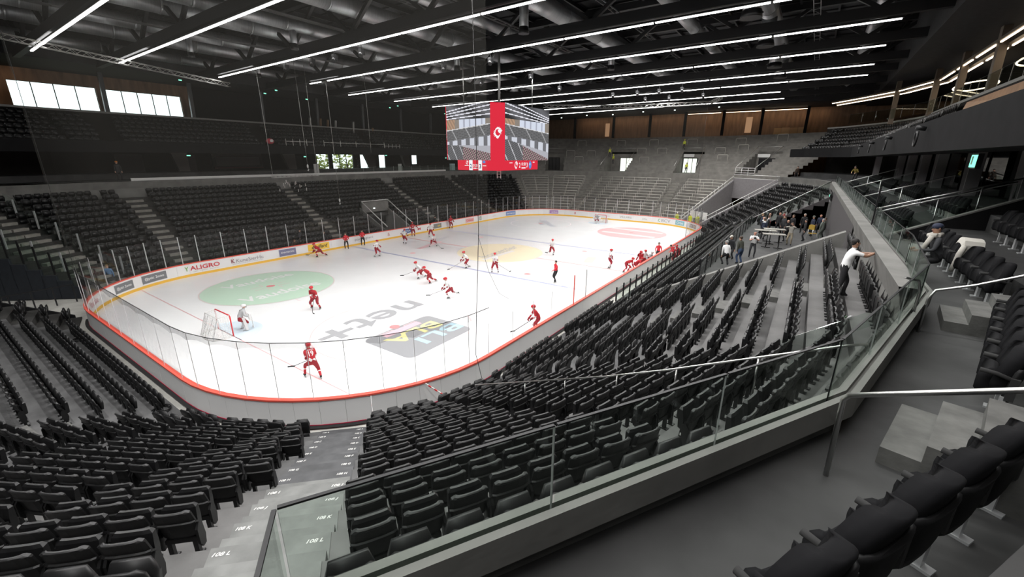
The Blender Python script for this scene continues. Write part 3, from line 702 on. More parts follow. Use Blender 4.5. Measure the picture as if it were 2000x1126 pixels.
# outside: lawn and trees beyond the lobby windows
lw = MB(); lw.quad((-90, YW+.4, 5), (90, YW+.4, 5), (90, 120, 5), (-90, 120, 5)); tag(lw.build('ground_outside', mat('lawn', (.10, .11, .07), .9)), kind='structure')
M_LEAF = mat('sunlit_leaves', (.42, .47, .13), .8, var=.35, scale=3)
for j, x in enumerate((3, 9.5, 16)):
    t = empty('street_tree', (x+6, 56, 5), ('yellow green tree seen through the lobby window beside the cable', 'yellow green tree seen through the widest lobby window', 'yellow green tree seen behind the silhouetted man in the lobby')[j], 'tree')
    m = MB(); m.tube([(x+6, 56, 5), (x+6.1, 56, 8)], [.22, .14], 8); m.build('trunk', mat('bark', (.12, .09, .06), .9), t)
    m = MB()
    for q in range(420):
        u, v_ = rnd.uniform(-1, 1), rnd.uniform(0, 2*PI); s = (1-u*u)**.5; r = rnd.uniform(.6, 1)
        c = (x+6+3.0*s*math.cos(v_)*r, 56+2.2*s*math.sin(v_)*r, 9.4+3.2*u*r); a = .38
        d1 = Vector((rnd.gauss(0, 1), rnd.gauss(0, 1), rnd.gauss(0, 1))).normalized()*a; d2 = d1.orthogonal().normalized()*a*.7; c = Vector(c)
        m.quad(c-d1, c-d2, c+d1, c+d2)
    o = m.build('foliage', M_LEAF, t); o['kind'] = 'stuff'
# ================================================================== ROOF STEEL, LIGHTS, DUCTS
LINES = [(-41, 25.3), (-33.5, 25.3), (-26, 25.3), (-20.8, 25.3), (-13, 25.6), (-5.6, 21.6), (2.0, 25.6), (9.5, 25.6), (17.4, 25.9), (23.4, 25.6), (31.2, 20), (38.6, 20)]  # leading lines lie unseen; the very first is added to brighten the near boards
YR = -28.4
def lz(y): return 17.0+.5*(25.5-y)/54
for n, (x, yl) in enumerate(LINES):
    yr = YR if x < 25 else -20.5
    A = Vector((x, yl, lz(yl))); B = Vector((x, yr, lz(yr)))
    lt = empty('strip_light', tuple(A), 'long white strip light under the %s roof truss counted from the near end' % ordw(n), 'light', 'strip lights over the ice')
    L = (B-A).length; k = 8; brk = .02
    for j in range(k):
        a = A.lerp(B, j/k+.0015); b = A.lerp(B, (j+1)/k-.0015)
        if x == -5.6 and j == 0: a, b = A, A.lerp(B, .04); m0 = MB(); m0.bar(A.lerp(B, .065), A.lerp(B, 1/k), .13, .06); m0.build('lamp_tube', M_LED, lt)
        m = MB(); m.bar(a, b, .13, .06); m.build('lamp_tube', M_LED, lt)
    m = MB(); m.bar(A+Vector((0, 0, .09)), B+Vector((0, 0, .09)), .22, .10); m.build('lamp_housing', M_BLACK, lt)
    li = bpy.data.lights.new('strip_lamp', 'AREA'); li.shape = 'RECTANGLE'; li.size = .2; li.size_y = L; li.energy = LAMP_W/7.5*L; li.color = (1, .985, .97)
    lo = bpy.data.objects.new('strip_lamp', li); C.objects.link(lo); lo.parent = lt; lo.location = (B-A)/2+Vector((0, 0, -.045))
    lo.rotation_euler = (math.atan2((B-A).z, (B-A).y) if False else 0, 0, 0)
    li.spread = math.radians(165)
    # truss above
    T = empty('roof_truss', (x, 0, 17.6), 'black lattice roof truss across the hall, %s from the near end' % ordw(n), 'truss', 'roof trusses across the hall')
    ya, yb = 31.0, -31.0; zb = lambda y: lz(y)+.55; zt = 20.9
    m = MB(); m.bar((x, ya, zb(ya)), (x, yb, zb(yb)), .42, .62); m.build('bottom_chord', M_TRUSS, T)
    m = MB(); m.bar((x, ya, zt), (x, yb, zt), .42, .5); m.build('top_chord', M_TRUSS, T)
    nb = 16
    for j in range(nb):
        y0 = ya+(yb-ya)*j/nb; y1 = ya+(yb-ya)*(j+1)/nb
        m = MB(); a, b = ((x, y0, zb(y0)+.2), (x, y1, zt-.15)) if j % 2 else ((x, y0, zt-.15), (x, y1, zb(y1)+.2)); m.bar(a, b, .24, .24); m.build('diagonal', M_TRUSS, T)
# purlins, cable trays and catwalks (many thin black members)
pb = MB()
for y in np.arange(-30, 31, 2.5): pb.bar((-57, y, 21.15), (46, y, 21.15), .14, .3)
for x in np.arange(-55, 46, 1.9): pb.bar((x, -30.5, 21.32), (x, 30.5, 21.32), .05, .12)
o = tag(pb.build('roof_purlins', M_TRUSS), 'thin black purlins crossing under the dark roof deck', 'purlin', kind='stuff')
ct = MB()
for y, z in ((-24, 18.3), (-11, 20.1), (-5.5, 18.6), (0.6, 20.0), (6.2, 18.7), (11.3, 20.2), (16.6, 18.6), (22.2, 20)):
    for d in (-.18, .18): ct.bar((-57, y+d, z), (46, y+d, z), .03, .09)
    for x in np.arange(-56, 46, 1.2): ct.bar((x, y-.18, z), (x, y+.18, z), .05, .02)
M_TRAY = mat('galvanised_tray', (.22, .22, .22), .5, .7)
tag(ct.build('cable_trays', M_TRAY), 'grey ladder cable trays running the length of the roof', 'cable tray', kind='stuff')
# air ducts
DUCTS = [(-27.5, 19.3, .48), (-21.0, 19.6, .60), (-16.2, 18.9, .42), (-8.2, 19.5, .62), (-3.0, 19.2, .40), (3.4, 19.5, .60), (8.8, 18.9, .42), (14.0, 19.5, .60), (19.4, 19.2, .50), (24.6, 19.4, .62), (28.6, 18.6, .42)]
for n, (y, z, r) in enumerate(DUCTS):
    d = empty('air_duct', (-56, y, z), 'silver round air duct along the roof, %s from the window side' % ('eleventh tenth ninth eighth seventh sixth fifth fourth third second first'.split()[n]), 'duct', 'silver ducts through the roof trusses')
    for j in range(17):
        x0, x1 = -57+6*j, -57+6*(j+1)-.02
        m = MB(); m.tube([(x0, y, z), (x1, y, z)], r, 18); m.build('duct_section', M_DUCT, d)
        m = MB(); m.tube([(x1-.05, y, z), (x1+.07, y, z)], r+.025, 18); m.build('duct_collar', M_DUCT, d)
NZ = ['%s in the row under the %s duct' % (ordw(i), w_) for i, w_ in ((0, 'middle'), (1, 'middle'), (0, 'centre line'), (0, 'window side'), (2, 'middle'))]+['%s large one over the bench side from the far end' % ordw(i) for i in (1, 2, 3, 0)]+['small one near the window side at the near end', 'small one near the window side above the hoist chains', 'small one above the scoreboard']
for n, (px, py, zt, zb_, r) in enumerate(((-19.5, -8.2, 19.4, 17.2, .30), (-8.5, -8.2, 19.4, 17.4, .30), (-2, 3.4, 19.4, 17.3, .26), (-14.5, 8.8, 19, 17.4, .24), (6.5, -8.2, 19.4, 17.5, .28), (13.5, -21, 19.5, 17.5, .5), (4.5, -21, 19.5, 17.5, .5), (-4, -21, 19.5, 17.4, .5), (20.5, -21, 19.5, 17.6, .5), (-17.5, 19.4, 19, 17.5, .22), (-9.5, 24.6, 19, 17.5, .22), (6, 14, 19.2, 17.6, .24))):
    d = MB(); d.tube([(px, py, zt), (px, py, zb_)], r, 14); d.tube([(px, py, zb_+.25), (px, py, zb_), (px, py, zb_-.16)], [r, r*1.15, r*1.2], 14, 1)
    tag(d.build('duct_nozzle', [M_DUCT, M_BLACK]), 'silver vertical duct outlet, %s' % NZ[n], 'duct', 'vertical duct outlets')
# small roof spot lamps and emergency signs seen as green white dots
for n, (x, y, z) in enumerate(((-14.8, 30.2, 16.9), (-4.9, 30.2, 17.1), (-6.3, 30.2, 16.6), (-1.0, 30.3, 16.5), (12.6, 30.3, 16.7), (14.2, 30.3, 17.1), (24.9, 30.3, 16.8), (30.5, 30.3, 17.0))):
    m = MB(); m.box((x, y, z), (.34, .12, .16), 0); m.box((x, y-.07, z), (.28, .03, .11), 1)
    tag(m.build('exit_sign', [M_BLACK, M_SIGNG]), 'small lit green white sign under the roof edge, %s from the near end' % ordw(n), 'sign', 'lit signs under the roof edge')
for n, (y, z) in enumerate(((18, 17.1), (12.5, 17.3), (7.2, 17.2), (1.5, 17.4), (-4, 17.4), (-11, 17.5))):
    m = MB(); m.box((45.8, y, z), (.12, .3, .2), 0); m.box((45.72, y, z), (.04, .24, .14), 1)
    tag(m.build('spot_lamp', [M_BLACK, M_SPOT]), 'small white lamp on the roof edge above the far terraces, %s from the window side' % ordw(n), 'lamp', 'lamps above the far terraces')
# follow-spot rigs and hanging equipment under the trusses
for n, (x, y) in enumerate(((-13, 9.5), (-13, 6.5), (-13, 3.2), (-13, 13.5), (9.5, -1), (17.4, -4), (17.4, -7), (17.4, -9.5), (17.4, -12), (23.4, -6), (23.4, -9), (23.4, -13), (2, 4), (2, -2), (-5.6, 2), (-5.6, -3))):
    m = MB(); m.tube([(x+.3, y, 17.6), (x+.3, y, 16.9)], .03, 5); m.box((x+.3, y, 16.75), (.35, .3, .4)); m.tube([(x+.3, y, 16.75), (x+.1, y-.1, 16.45)], [.12, .16], 8)
    tag(m.build('stage_spotlight', M_BLACK), 'black spotlight clamped under a roof truss, %s from the near end' % ordw(n), 'spotlight', 'spotlights under the trusses')
# aluminium rigging truss, upper left
rg = empty('rigging_truss', (-33, 15, 16.6), 'silver lattice rigging truss hanging near the roof at upper left', 'truss')
def lattice(p, q, s, n, parent, mt, r=.025):
    p, q = Vector(p), Vector(q); d = (q-p).normalized(); a = d.cross(Vector((0, 0, 1))).normalized()*s; b = Vector((0, 0, s))
    cs = [a+b, a-b, -a-b, -a+b]
    for c in cs: m = MB(); m.tube([p+c, q+c], r, 5); m.build('chord', mt, parent)
    m = MB()
    for i in range(n):
        for j in range(4):
            u, v_ = cs[j], cs[(j+1) % 4]
            if i % 2: u, v_ = v_, u
            m.tube([p.lerp(q, i/n)+u, p.lerp(q, (i+1)/n)+v_], r*.6, 4, cap=False)
    m.build('lacing', mt, parent)
lattice((-33.5, 19, 17.2), (-12.5, 24.8, 16.3), .17, 44, rg, M_GALV)
# truss walkway ring with white tube, upper centre right
rg = empty('rigging_truss', (30, -6, 16.8), 'curved pale lattice rigging truss below the roof above the far stands', 'truss')
pts = [(25, 10, 16.9), (28.5, 2, 16.7), (31, -5, 16.7), (33.5, -12, 16.9), (33.5, -13.5, 17.5)]
for a, b in zip(pts, pts[1:]): lattice(a, b, .2, 10, rg, M_GALV, .035)
# ================================================================== SEATS
def loft(rows, cols, mb, mi=0, close=True):
    """rows: list of (x_rear, x_front, z, half_width); rounded shell with rear and front faces"""
    n = len(cols); base = len(mb.v)
    for xr, xf, z, hw in rows:
        for t, dx in cols: mb.v.append((xr+dx, t*hw, z))
        for t, dx in cols[::-1]: mb.v.append((xf+dx, t*hw, z))
    N = 2*n
    for i in range(len(rows)-1):
        for k in range(N):
            k2 = (k+1) % N; mb.f.append((base+i*N+k, base+i*N+k2, base+(i+1)*N+k2, base+(i+1)*N+k)); mb.m.append(mi); mb.smooth.append(False)
    mb.f.append(tuple(base+k for k in range(N))[::-1]); mb.f.append(tuple(base+(len(rows)-1)*N+k for k in range(N))); mb.m += [mi, mi]; mb.smooth += [False, False]
COLS = [(-1, .035), (-.82, .012), (-.4, 0), (.4, 0), (.82, .012), (1, .035)]
def seat_parts():
    b = MB(); loft([(.035, .07, .33, .17), (.025, .065, .36, .22), (-.015, .025, .60, .248), (-.05, -.01, .615, .25), (-.052, -.012, .635, .25), (-.035, -.012, .65, .246), (-.07, -.045, .80, .236), (-.09, -.045, .825, .225), (-.092, -.05, .845, .19), (-.08, -.06, .855, .17)], COLS, b)
    p = MB(); loft([(.085, .13, .40, .20), (.075, .165, .43, .215), (.085, .175, .60, .22), (.115, .18, .76, .215), (.135, .17, .80, .18)], [(-1, .01), (-.6, 0), (.6, 0), (1, .01)], p)
    ks = []
    for s in (-1, 1):
        k = MB(); ks.append(k)
        k.add([(-.03, s*.262, .26), (.02, s*.262, .17), (.09, s*.262, .17), (.12, s*.262, .30), (.10, s*.262, .52), (.03, s*.262, .58), (-.03, s*.262, .5)]+[(x, s*.228, z) for x, z in ((-.03, .26), (.02, .17), (.09, .17), (.12, .30), (.10, .52), (.03, .58), (-.03, .5))],
              [tuple(range(7)), tuple(range(13, 6, -1))]+[(i, 7+i, 7+(i+1) % 7, (i+1) % 7) for i in range(7)])
    l = MB(); l.box((.05, 0, .30), (.07, .40, .06)); l.box((.05, .16, .14), (.06, .06, .28)); l.box((.05, -.16, .14), (.06, .06, .28)); l.box((.05, .16, .012), (.16, .09, .024)); l.box((.05, -.16, .012), (.16, .09, .024))
    n = MB(); n.box((.09, .264, .36), (.018, .006, .045))
    return b, p, ks, l, n
def make_seat():
    root = empty('stadium_seat', (0, 0, 0))
    b, p, k, l, n = seat_parts()
    b.build('backrest', M_SEAT, root); p.build('seat_pan', M_SEAT, root); a = [q.build('side_bracket', M_SEAT, root) for q in k][1]; l.build('floor_bracket', M_SEAT, root)
    n.build('number_plate', M_WPAINT, a)
    return root
# low detail version for the mass of distant seats
def mass_seat():
    m = MB(); c3 = [(-1, .02), (-.7, 0), (.7, 0), (1, .02)]
    loft([(.03, .07, .30, .22), (-.02, .02, .60, .245), (-.05, -.01, .62, .247), (-.08, -.04, .80, .235), (-.085, -.05, .855, .17)], c3, m)
    loft([(.08, .15, .40, .21), (.09, .18, .62, .22), (.13, .17, .80, .17)], [(-1, 0), (1, 0)], m)
    m.box((.05, 0, .16), (.06, .38, .32)); return m
def seat_ok(kind, q, k, pt):
    """kind/coordinate tests that leave aisles, tunnels and the far standing end free of seats"""
    x, y = pt
    if y > 6.5 and abs(x) < 21.6+3:
        for ax in AISLE_X_FAR:
            if abs(x-ax) < .72+.27: return False
        if VOM[0]-.5 < x < VOM[1]+.5 and k < 7: return False
    if y < -6.5 and abs(x) <= 21.5:
        if -17.5-.27 < x < -16.1+.27: return False
        if PLAT[0]-.45 < x < PLAT[1]+.5 and (k >= 7 or k < 2): return False
        if PLAT[0]-.35 < x < PLAT[0]+.5: return False
    if abs(x) > 21.5 or abs(y) > 6.5:
        th = math.degrees(math.atan2(max(0, abs(y)-6.5), max(1e-6, abs(x)-21.5))) if abs(x) > 21.5 else 90
        r = math.hypot(max(0, abs(x)-21.5), max(0, abs(y)-6.5))
        if x > 0 and y > 0 and th < 48+20/r*2: return False
        if x > 0 and y <= 6.5 and th < 46.5+35/r: return False
        if x < 0 and y > 0:
            if th < 64 and th > TUN_A[0]-18/r: return False
            if abs(th-7.5) < 35/r: return False
        if x < 0 and y < 0:
            if abs(th-7.5) < 35/r: return False                       # narrow steps
            dperp = r*math.sin(math.radians(52.3-th))                   # aisle 108 runs beside the fold at 52.5 degrees
            if -.30 < dperp < 1.62: return False
            if abs(th-82.5) < 8/r: return False
    return True
PITCH = .55
def row_positions(R, off, k, test=seat_ok):
    out_ = []
    V = []
    for sx, sy, rev in ((1, -1, True), (1, 1, False), (-1, 1, True), (-1, -1, False)):
        c = [spoke_theta(sx, sy, t)(R) for t in base_t]; V += c[::-1] if rev else c
    V = [spoke_x(-1, -21.5)(R)] + V
    nV = len(V)
    for i in range(nV):
        a, b = Vector(V[i]), Vector(V[(i+1) % nV]); L = (b-a).length
        if L < .9: continue
        d = (b-a)/L; nrm = Vector((-d.y, d.x))           # inward for a counter-clockwise walk
        if nrm.dot(-(a+b)/2) < 0: nrm = -nrm
        cnt = int((L-.16)/PITCH); s0 = (L-cnt*PITCH)/2+PITCH/2
        for j in range(cnt):
            p = a+d*(s0+j*PITCH)
            if test(None, None, k, (p.x, p.y)): out_.append((p.x, p.y, math.atan2(nrm.y, nrm.x)))
    return out_
SEATS = []
for k in range(ROWS):
    for x, y, a in row_positions(R0+RUN*k+.52, 0, k): SEATS.append((x, y, zrow(k), a, k))
for k in range(1, 7):                                       # lower rows in front of the platform are part of the rings
    pass
def up_ok(kind, q, k, pt):
    x, y = pt
    if x > 21.5 and y > 6.5:
        return math.degrees(math.atan2(y-6.5, x-21.5)) > 50
    if x > 21.5 and y < 6.5: return y < -6.5 and math.degrees(math.atan2(-6.5-y, x-21.5)) > 49
    if y < -6.5 and x < 9: return False
    for ax in (-21.5, -6.8, 8.6, 21.5): 
        if abs(x-ax) < 1.0: return False
    return True
USEATS = []
for k in range(6):
    for x, y, a in row_positions(22.3+URUN*k+.5, 0, k, up_ok): USEATS.append((x, y, 10.2+URISE*k, a, k))
def vis(s):
    u, v_, z = pix((s[0], s[1], s[2]+.5)); return z > .5 and -60 < u < 2060 and -40 < v_ < 1160
def size(s):
    return pix((s[0], s[1], s[2]+.5))[2]
# rows hidden by the balcony wall below the camera are left to the mass
def hidden(s):
    x, y = s[0], s[1]
    if x < -21.5 and y < -6.5:
        for t in (60, 75):
            a = math.radians(t); R = (x+21.5)*-math.cos(a)+(y+6.5)*-math.sin(a)
            if R > 19.75 and t == 60 and math.degrees(math.atan2(-6.5-y, -21.5-x)) < 67: return True
    return False
cand = sorted([s for s in SEATS if vis(s) and not hidden(s)], key=size)
near = cand[:300]; nset = set(map(id, near))
proto = make_seat(); ROWL = 'ABCDEFGHIJKLMNO'
rows_ = {}
for s in SEATS:
    th = math.degrees(math.atan2(-6.5-s[1], -21.5-s[0])) if s[0] < -21.5 and s[1] < -6.5 else (0 if s[0] < -21.5 else 90)
    d = math.hypot(s[0]+27.6+.45*s[4], s[1]+13.4+.58*s[4]); rows_.setdefault((s[4], th > 52), []).append((d, id(s)))
rank_ = {}
for key, L_ in rows_.items():
    for j, (d, i_) in enumerate(sorted(L_)): rank_[i_] = (key, j)
for i, s in enumerate(near):
    o = proto if i == 0 else copy_tree(proto)
    o.location = (s[0], s[1], s[2]); o.rotation_euler = (0, 0, s[3]); (k_, right_), j = rank_[id(s)]
    o['label'] = 'black folding seat in row %s, %s seat to the %s of the numbered steps' % (ROWL[k_], ordw(j), 'right' if right_ else 'left')
    o['category'] = 'seat'; o['group'] = 'folding seats %s of the numbered steps' % ('right' if right_ else 'left')
def mass(name, lst, proto_mb, m, label):
    V = np.array(proto_mb.v, dtype=np.float32); nv = len(V); n = len(lst)
    A = np.array([[s[0], s[1], s[2], s[3]] for s in lst], dtype=np.float32)
    c, s_ = np.cos(A[:, 3])[:, None], np.sin(A[:, 3])[:, None]
    W = np.empty((n, nv, 3), np.float32)
    W[:, :, 0] = A[:, 0:1]+V[None, :, 0]*c-V[None, :, 1]*s_; W[:, :, 1] = A[:, 1:2]+V[None, :, 0]*s_+V[None, :, 1]*c; W[:, :, 2] = A[:, 2:3]+V[None, :, 2]
    fl = [len(f) for f in proto_mb.f]; fi = np.array([i for f in proto_mb.f for i in f], dtype=np.int32); nf, ni = len(fl), len(fi)
    me = bpy.data.meshes.new(name); me.vertices.add(n*nv); me.vertices.foreach_set('co', W.ravel())
    me.loops.add(n*ni); me.loops.foreach_set('vertex_index', (fi[None, :]+(np.arange(n, dtype=np.int32)*nv)[:, None]).ravel())
    me.polygons.add(n*nf); st = np.concatenate([[0], np.cumsum(fl)[:-1]]).astype(np.int32)
    me.polygons.foreach_set('loop_start', (st[None, :]+(np.arange(n, dtype=np.int32)*ni)[:, None]).ravel())
    me.polygons.foreach_set('loop_total', np.tile(np.array(fl, np.int32), n)); me.materials.append(m); me.update(calc_edges=True); me.validate()
    o = bpy.data.objects.new(name, me); C.objects.link(o); tag(o, label, 'seats', kind='stuff'); return o
rest = [s for s in SEATS if id(s) not in nset]
mass('stadium_seats', rest+USEATS, mass_seat(), M_SEAT, 'thousands of black folding stadium seats filling the far, side and upper stands')
# ================================================================== BALCONY IN FRONT OF THE CAMERA
cc = Vector((-21.5, -6.5))
def pol(th, R, z=None):
    a = math.radians(th); v_ = cc+Vector((-math.cos(a), -math.sin(a)))*R
    return (v_.x, v_.y) if z is None else (v_.x, v_.y, z)
def balustrade(pts, lab, top, npan, name='glass_balustrade', base=LED_Z-.05, mt=None, capm=None):
    t = empty(name, (*pts[0], base), lab, 'balustrade')
    for (p, q), k in zip(zip(pts, pts[1:]), npan):
        p, q = Vector(p), Vector(q)
        for j in range(k):
            a, b = p.lerp(q, j/k), p.lerp(q, (j+1)/k); d = (b-a).normalized(); a += d*.012; b -= d*.012; n = Vector((d.y, -d.x))*.016
            m = MB(); m.prism([tuple(a), tuple(b), tuple(b+n), tuple(a+n)], base, top); m.build('glass_pane', mt or M_GLASSG, t)
            m = MB(); m.bar((a.x, a.y, top+.004), (b.x, b.y, top+.004), .022, .012); m.build('pane_edge', capm or M_BLACK, t)
            m = MB(); m.bar((b.x, b.y, base), (b.x, b.y, top), .012, .012); m.build('pane_joint', M_ALU if j < k-1 else M_BLACK, t)
    return t
G0, G1, G2 = (-34.24, -23.61), (-29.99, -26.06), (-25.25, -27.42)
balustrade([G0, pol(53.3, 23.9)], 'green tinted glass balustrade turning back at the camera end of the ledge', 7.76, [2])
balustrade([G0, G1, G2], 'green tinted glass balustrade on the ledge in front of the camera', 7.76, [3, 3])
balustrade([G2, (-21.5, -27.72), (-14.2, -27.72)], 'glass balustrade on the ledge between the cleaner and the seated man', 7.76, [2, 5])
balustrade([(-13.8, -27.72), (14, -27.72), (21.5, -27.72), (*spoke_theta(1, -1, 82.5)(21.2),)], 'glass balustrade along the concrete ledge beyond the cleaner', 7.76, [18, 5, 2])
fp = MB(); fp.box((-13.95, -27.7, 7.7), (.05, .05, 1.5)); tag(fp.build('balustrade_post', M_BLACK), 'slim black post on the concrete ledge behind the cleaner', 'post')
def handrail(pts, lab, r=.021, name='handrail', posts=(), mt=None):
    t = empty(name, pts[0], lab, 'handrail'); m = MB(); m.tube(pts, r, 10); m.build('rail_tube', mt or M_STEEL, t)
    for a, b in posts:
        m = MB(); m.tube([a, b], r*.9, 8); m.build('rail_post', mt or M_STEEL, t)
    return t
r1 = [pol(65.2, 21.62, 6.6), pol(65.2, 21.60, 7.40), pol(65, 21.66, 7.50), pol(65, 22.08, 7.74), pol(65, 23.1, 8.32), pol(65, 24.1, 8.85)]
handrail(r1, 'steel handrail beside the concrete steps nearest the camera', .022, posts=[(pol(65, 23.4, 7.15), pol(65, 23.4, 8.48))])
r2 = [pol(79.5, 21.36, 6.6), pol(79.5, 21.36, 7.2), pol(79.6, 21.42, 7.36), pol(79.8, 21.84, 7.52), pol(80, 22.6, 7.92), pol(80, 23.9, 8.6)]
handrail(r2, 'steel handrail beside the second flight of concrete steps, by the draped seat', .022)
handrail([pol(76.6, 21.05, 7.72), pol(77.4, 21.2, 7.64), pol(77.8, 21.24, 7.45), pol(77.8, 21.24, 7.05)], 'short bent steel rail end at the corner of the balcony glass', .02)
# long sloping handrail over the seat rows on the right of the numbered steps
hp = [(-23.75, -16.2, 1.05), (-24.9, -17.1, 1.87), (-26.3, -22.25, 4.47), (-26.5, -23.7, 5.18), (-26.55, -25.1, 5.86), (-26.7, -26.38, 6.52), (-26.4, -26.75, 6.55), (-26.35, -26.85, 6.3)]
handrail([(-24.6, -16.9, .5), (-24.65, -16.95, 1.72)]+[(a[0], a[1], a[2]) for a in hp[1:]], 'long steel handrail sloping down over the seat rows to the rink', .022,
         posts=[((x, y, z-1.0), (x, y, z)) for x, y, z in ((-25.6, -19.6, 3.08), (-26.0, -21.1, 3.85), (-26.35, -22.6, 4.64), (-26.5, -23.9, 5.28), (-26.6, -25.3, 5.95))])
m = MB(); m.bar((-26.35, -25.6, 6.15), (-25.3, -26.9, 6.7), .012, .30); tag(m.build('glass_fin', M_GLASSG), 'slanted glass brace behind the long steel handrail', 'glass')
# steps
def step_block(c, ang, n, lab, wd=1.16, td=.30, rs=.18, z0=6.6):
    """n steps rising along direction ang (radians) starting at c (middle of the first riser)"""
    t = empty('concrete_steps', (*c, z0), lab, 'steps'); d = Vector((math.cos(ang), math.sin(ang)))
    for j in range(n):
        a = Vector(c)+d*(td*j+td/2*(1 if j < n-1 else 2)); L = td if j < n-1 else td*2
        m = MB(); m.box((a.x, a.y, z0+rs*(j+1)/2), (L, wd, rs*(j+1)), rz=ang); m.build('step', M_STEP, t)
M_STEP = mat('cast_step_concrete', (.10, .0995, .094), .72, var=.3, scale=4, bump=.2, bscale=20)
step_block((-29.5, -26.68), math.radians(-105), 3, 'flight of three concrete steps nearest the camera, by its handrail')
step_block((-24.48, -27.92), math.radians(-97), 3, 'flight of three concrete steps beyond the dark floor, below the draped seat')
M_SHELL = mat('seat_shell', (.006, .006, .0065), .6, spec=.25)
# ---- padded balcony seats
def make_vip():
    root = empty('padded_seat', (0, 0, 0)); rr = [(-1, .055), (-.92, .03), (-.7, .01), (-.35, 0), (.35, 0), (.7, .01), (.92, .03), (1, .055)]
    def soft(mb):
        mb.smooth = [True]*len(mb.smooth); return mb
    b = MB(); loft([(.0, .05, .40, .20), (-.01, .085, .43, .24), (-.03, .095, .52, .262), (-.05, .085, .66, .270), (-.07, .06, .76, .262), (-.085, .045, .82, .235), (-.10, .032, .87, .195), (-.108, .022, .91, .155), (-.11, .008, .938, .12), (-.10, -.02, .95, .085)], rr, b)
    soft(b).build('backrest', M_PAD, root)
    p = MB(); loft([(.10, .17, .36, .22), (.085, .20, .41, .245), (.09, .205, .55, .245), (.11, .19, .62, .22), (.13, .16, .64, .18)], rr, p); soft(p).build('seat_cushion', M_PAD, root)
    s = MB(); loft([(-.035, -.01, .26, .24), (-.055, -.012, .36, .285), (-.075, -.03, .56, .295), (-.095, -.05, .70, .290), (-.10, -.07, .735, .275)], rr, s); soft(s).build('back_shell', M_SHELL, root)
    for q in (-1, 1):
        a = MB(); a.tube([(-.03, q*.30, .60), (.12, q*.30, .64), (.25, q*.30, .645)], [.022, .024, .026], 8); a.box((-.02, q*.30, .5), (.07, .05, .26)); a.build('armrest', M_RUBBER, root)
        l = MB(); l.box((.02, q*.29, .20), (.05, .05, .40)); l.box((.02, q*.29, .012), (.18, .07, .024)); l.build('leg', M_ALU, root)
    return root
VP = None
def vip(x, y, z, a, label, group):
    global VP
    if VP is None: VP = make_vip(); o = VP
    else: o = copy_tree(VP)
    o.location = (x, y, z); o.rotation_euler = (0, 0, a); tag(o, label, 'seat', group); return o
def vip_row(p, q, n, z, facing, label, group):
    for j in range(n):
        t = j/(n-1) if n > 1 else 0; l = label(j) if callable(label) else label
        vip(p[0]+(q[0]-p[0])*t, p[1]+(q[1]-p[1])*t, z, facing, l, group)
inw60, inw75, inw90 = math.radians(60), math.radians(75), math.radians(90)
ordn = 'first second third fourth fifth sixth seventh eighth ninth tenth eleventh twelfth'.split()
# foreground row seen from behind
d60 = Vector((-.866, .5)); s0 = Vector((-30.55, -27.13))
for j in range(6):
    p = s0+d60*(.60*j)
    vip(p.x, p.y, 6.6, inw60, 'black padded seat seen from behind, %s from the steps in the foreground row' % ordn[j], 'padded seats in the foreground row')
d75 = Vector((-.966, .259)); s1 = Vector((-25.35, -28.55))
for j in range(6):
    p = s1+d75*(.62*j)
    vip(p.x, p.y, 6.6, inw75, 'black padded seat seen sideways at the picture edge, %s from the second steps' % ordn[j], 'padded seats at the edge of the picture between the steps')
for j in range(11):
    x = -22.95+.64*j
    vip(x, -28.95, 6.6, inw90, ('black padded seat draped with a white jacket, beside the seated man' if j == 4 else 'black padded seat in the row of the seated man, %s from the steps' % ordn[j]), 'padded seats in the row of the seated man')
for j in range(8):
    vip(-21.6+.64*j, -30.35, 7.15, inw90, 'black padded seat on the raised tier behind the seated man, %s from the edge' % ordn[j], 'padded seats on the tier behind the seated man')
jk = MB(); xj = -20.39
L_ = [(-.30, .62), (-.305, .9), (-.26, 1.0), (-.1, 1.045), (.1, 1.04), (.24, .99), (.29, .93)]
for (a, z), (b, z2) in zip(L_, L_[1:]):
    jk.quad((xj+a, -29.14, 6.6+z), (xj+b, -29.14, 6.6+z2), (xj+b, -28.80, 6.6+z2+.015), (xj+a, -28.80, 6.6+z+.015))
    jk.quad((xj+a, -28.80, 6.6+z+.015), (xj+b, -28.80, 6.6+z2+.015), (xj+b*1.02, -28.76, 6.6+z2-.12), (xj+a*1.02, -28.76, 6.6+z-.12))
jk.tube([(xj-.31, -28.8, 7.5), (xj-.345, -28.75, 7.3), (xj-.33, -28.72, 7.02), (xj-.3, -28.7, 6.86)], [.05, .06, .05, .04], 8)
tag(jk.build('jacket', mat('cream_cotton', (.55, .53, .48), .9, bump=.3)), 'white jacket hung over the back of a padded seat', 'jacket')
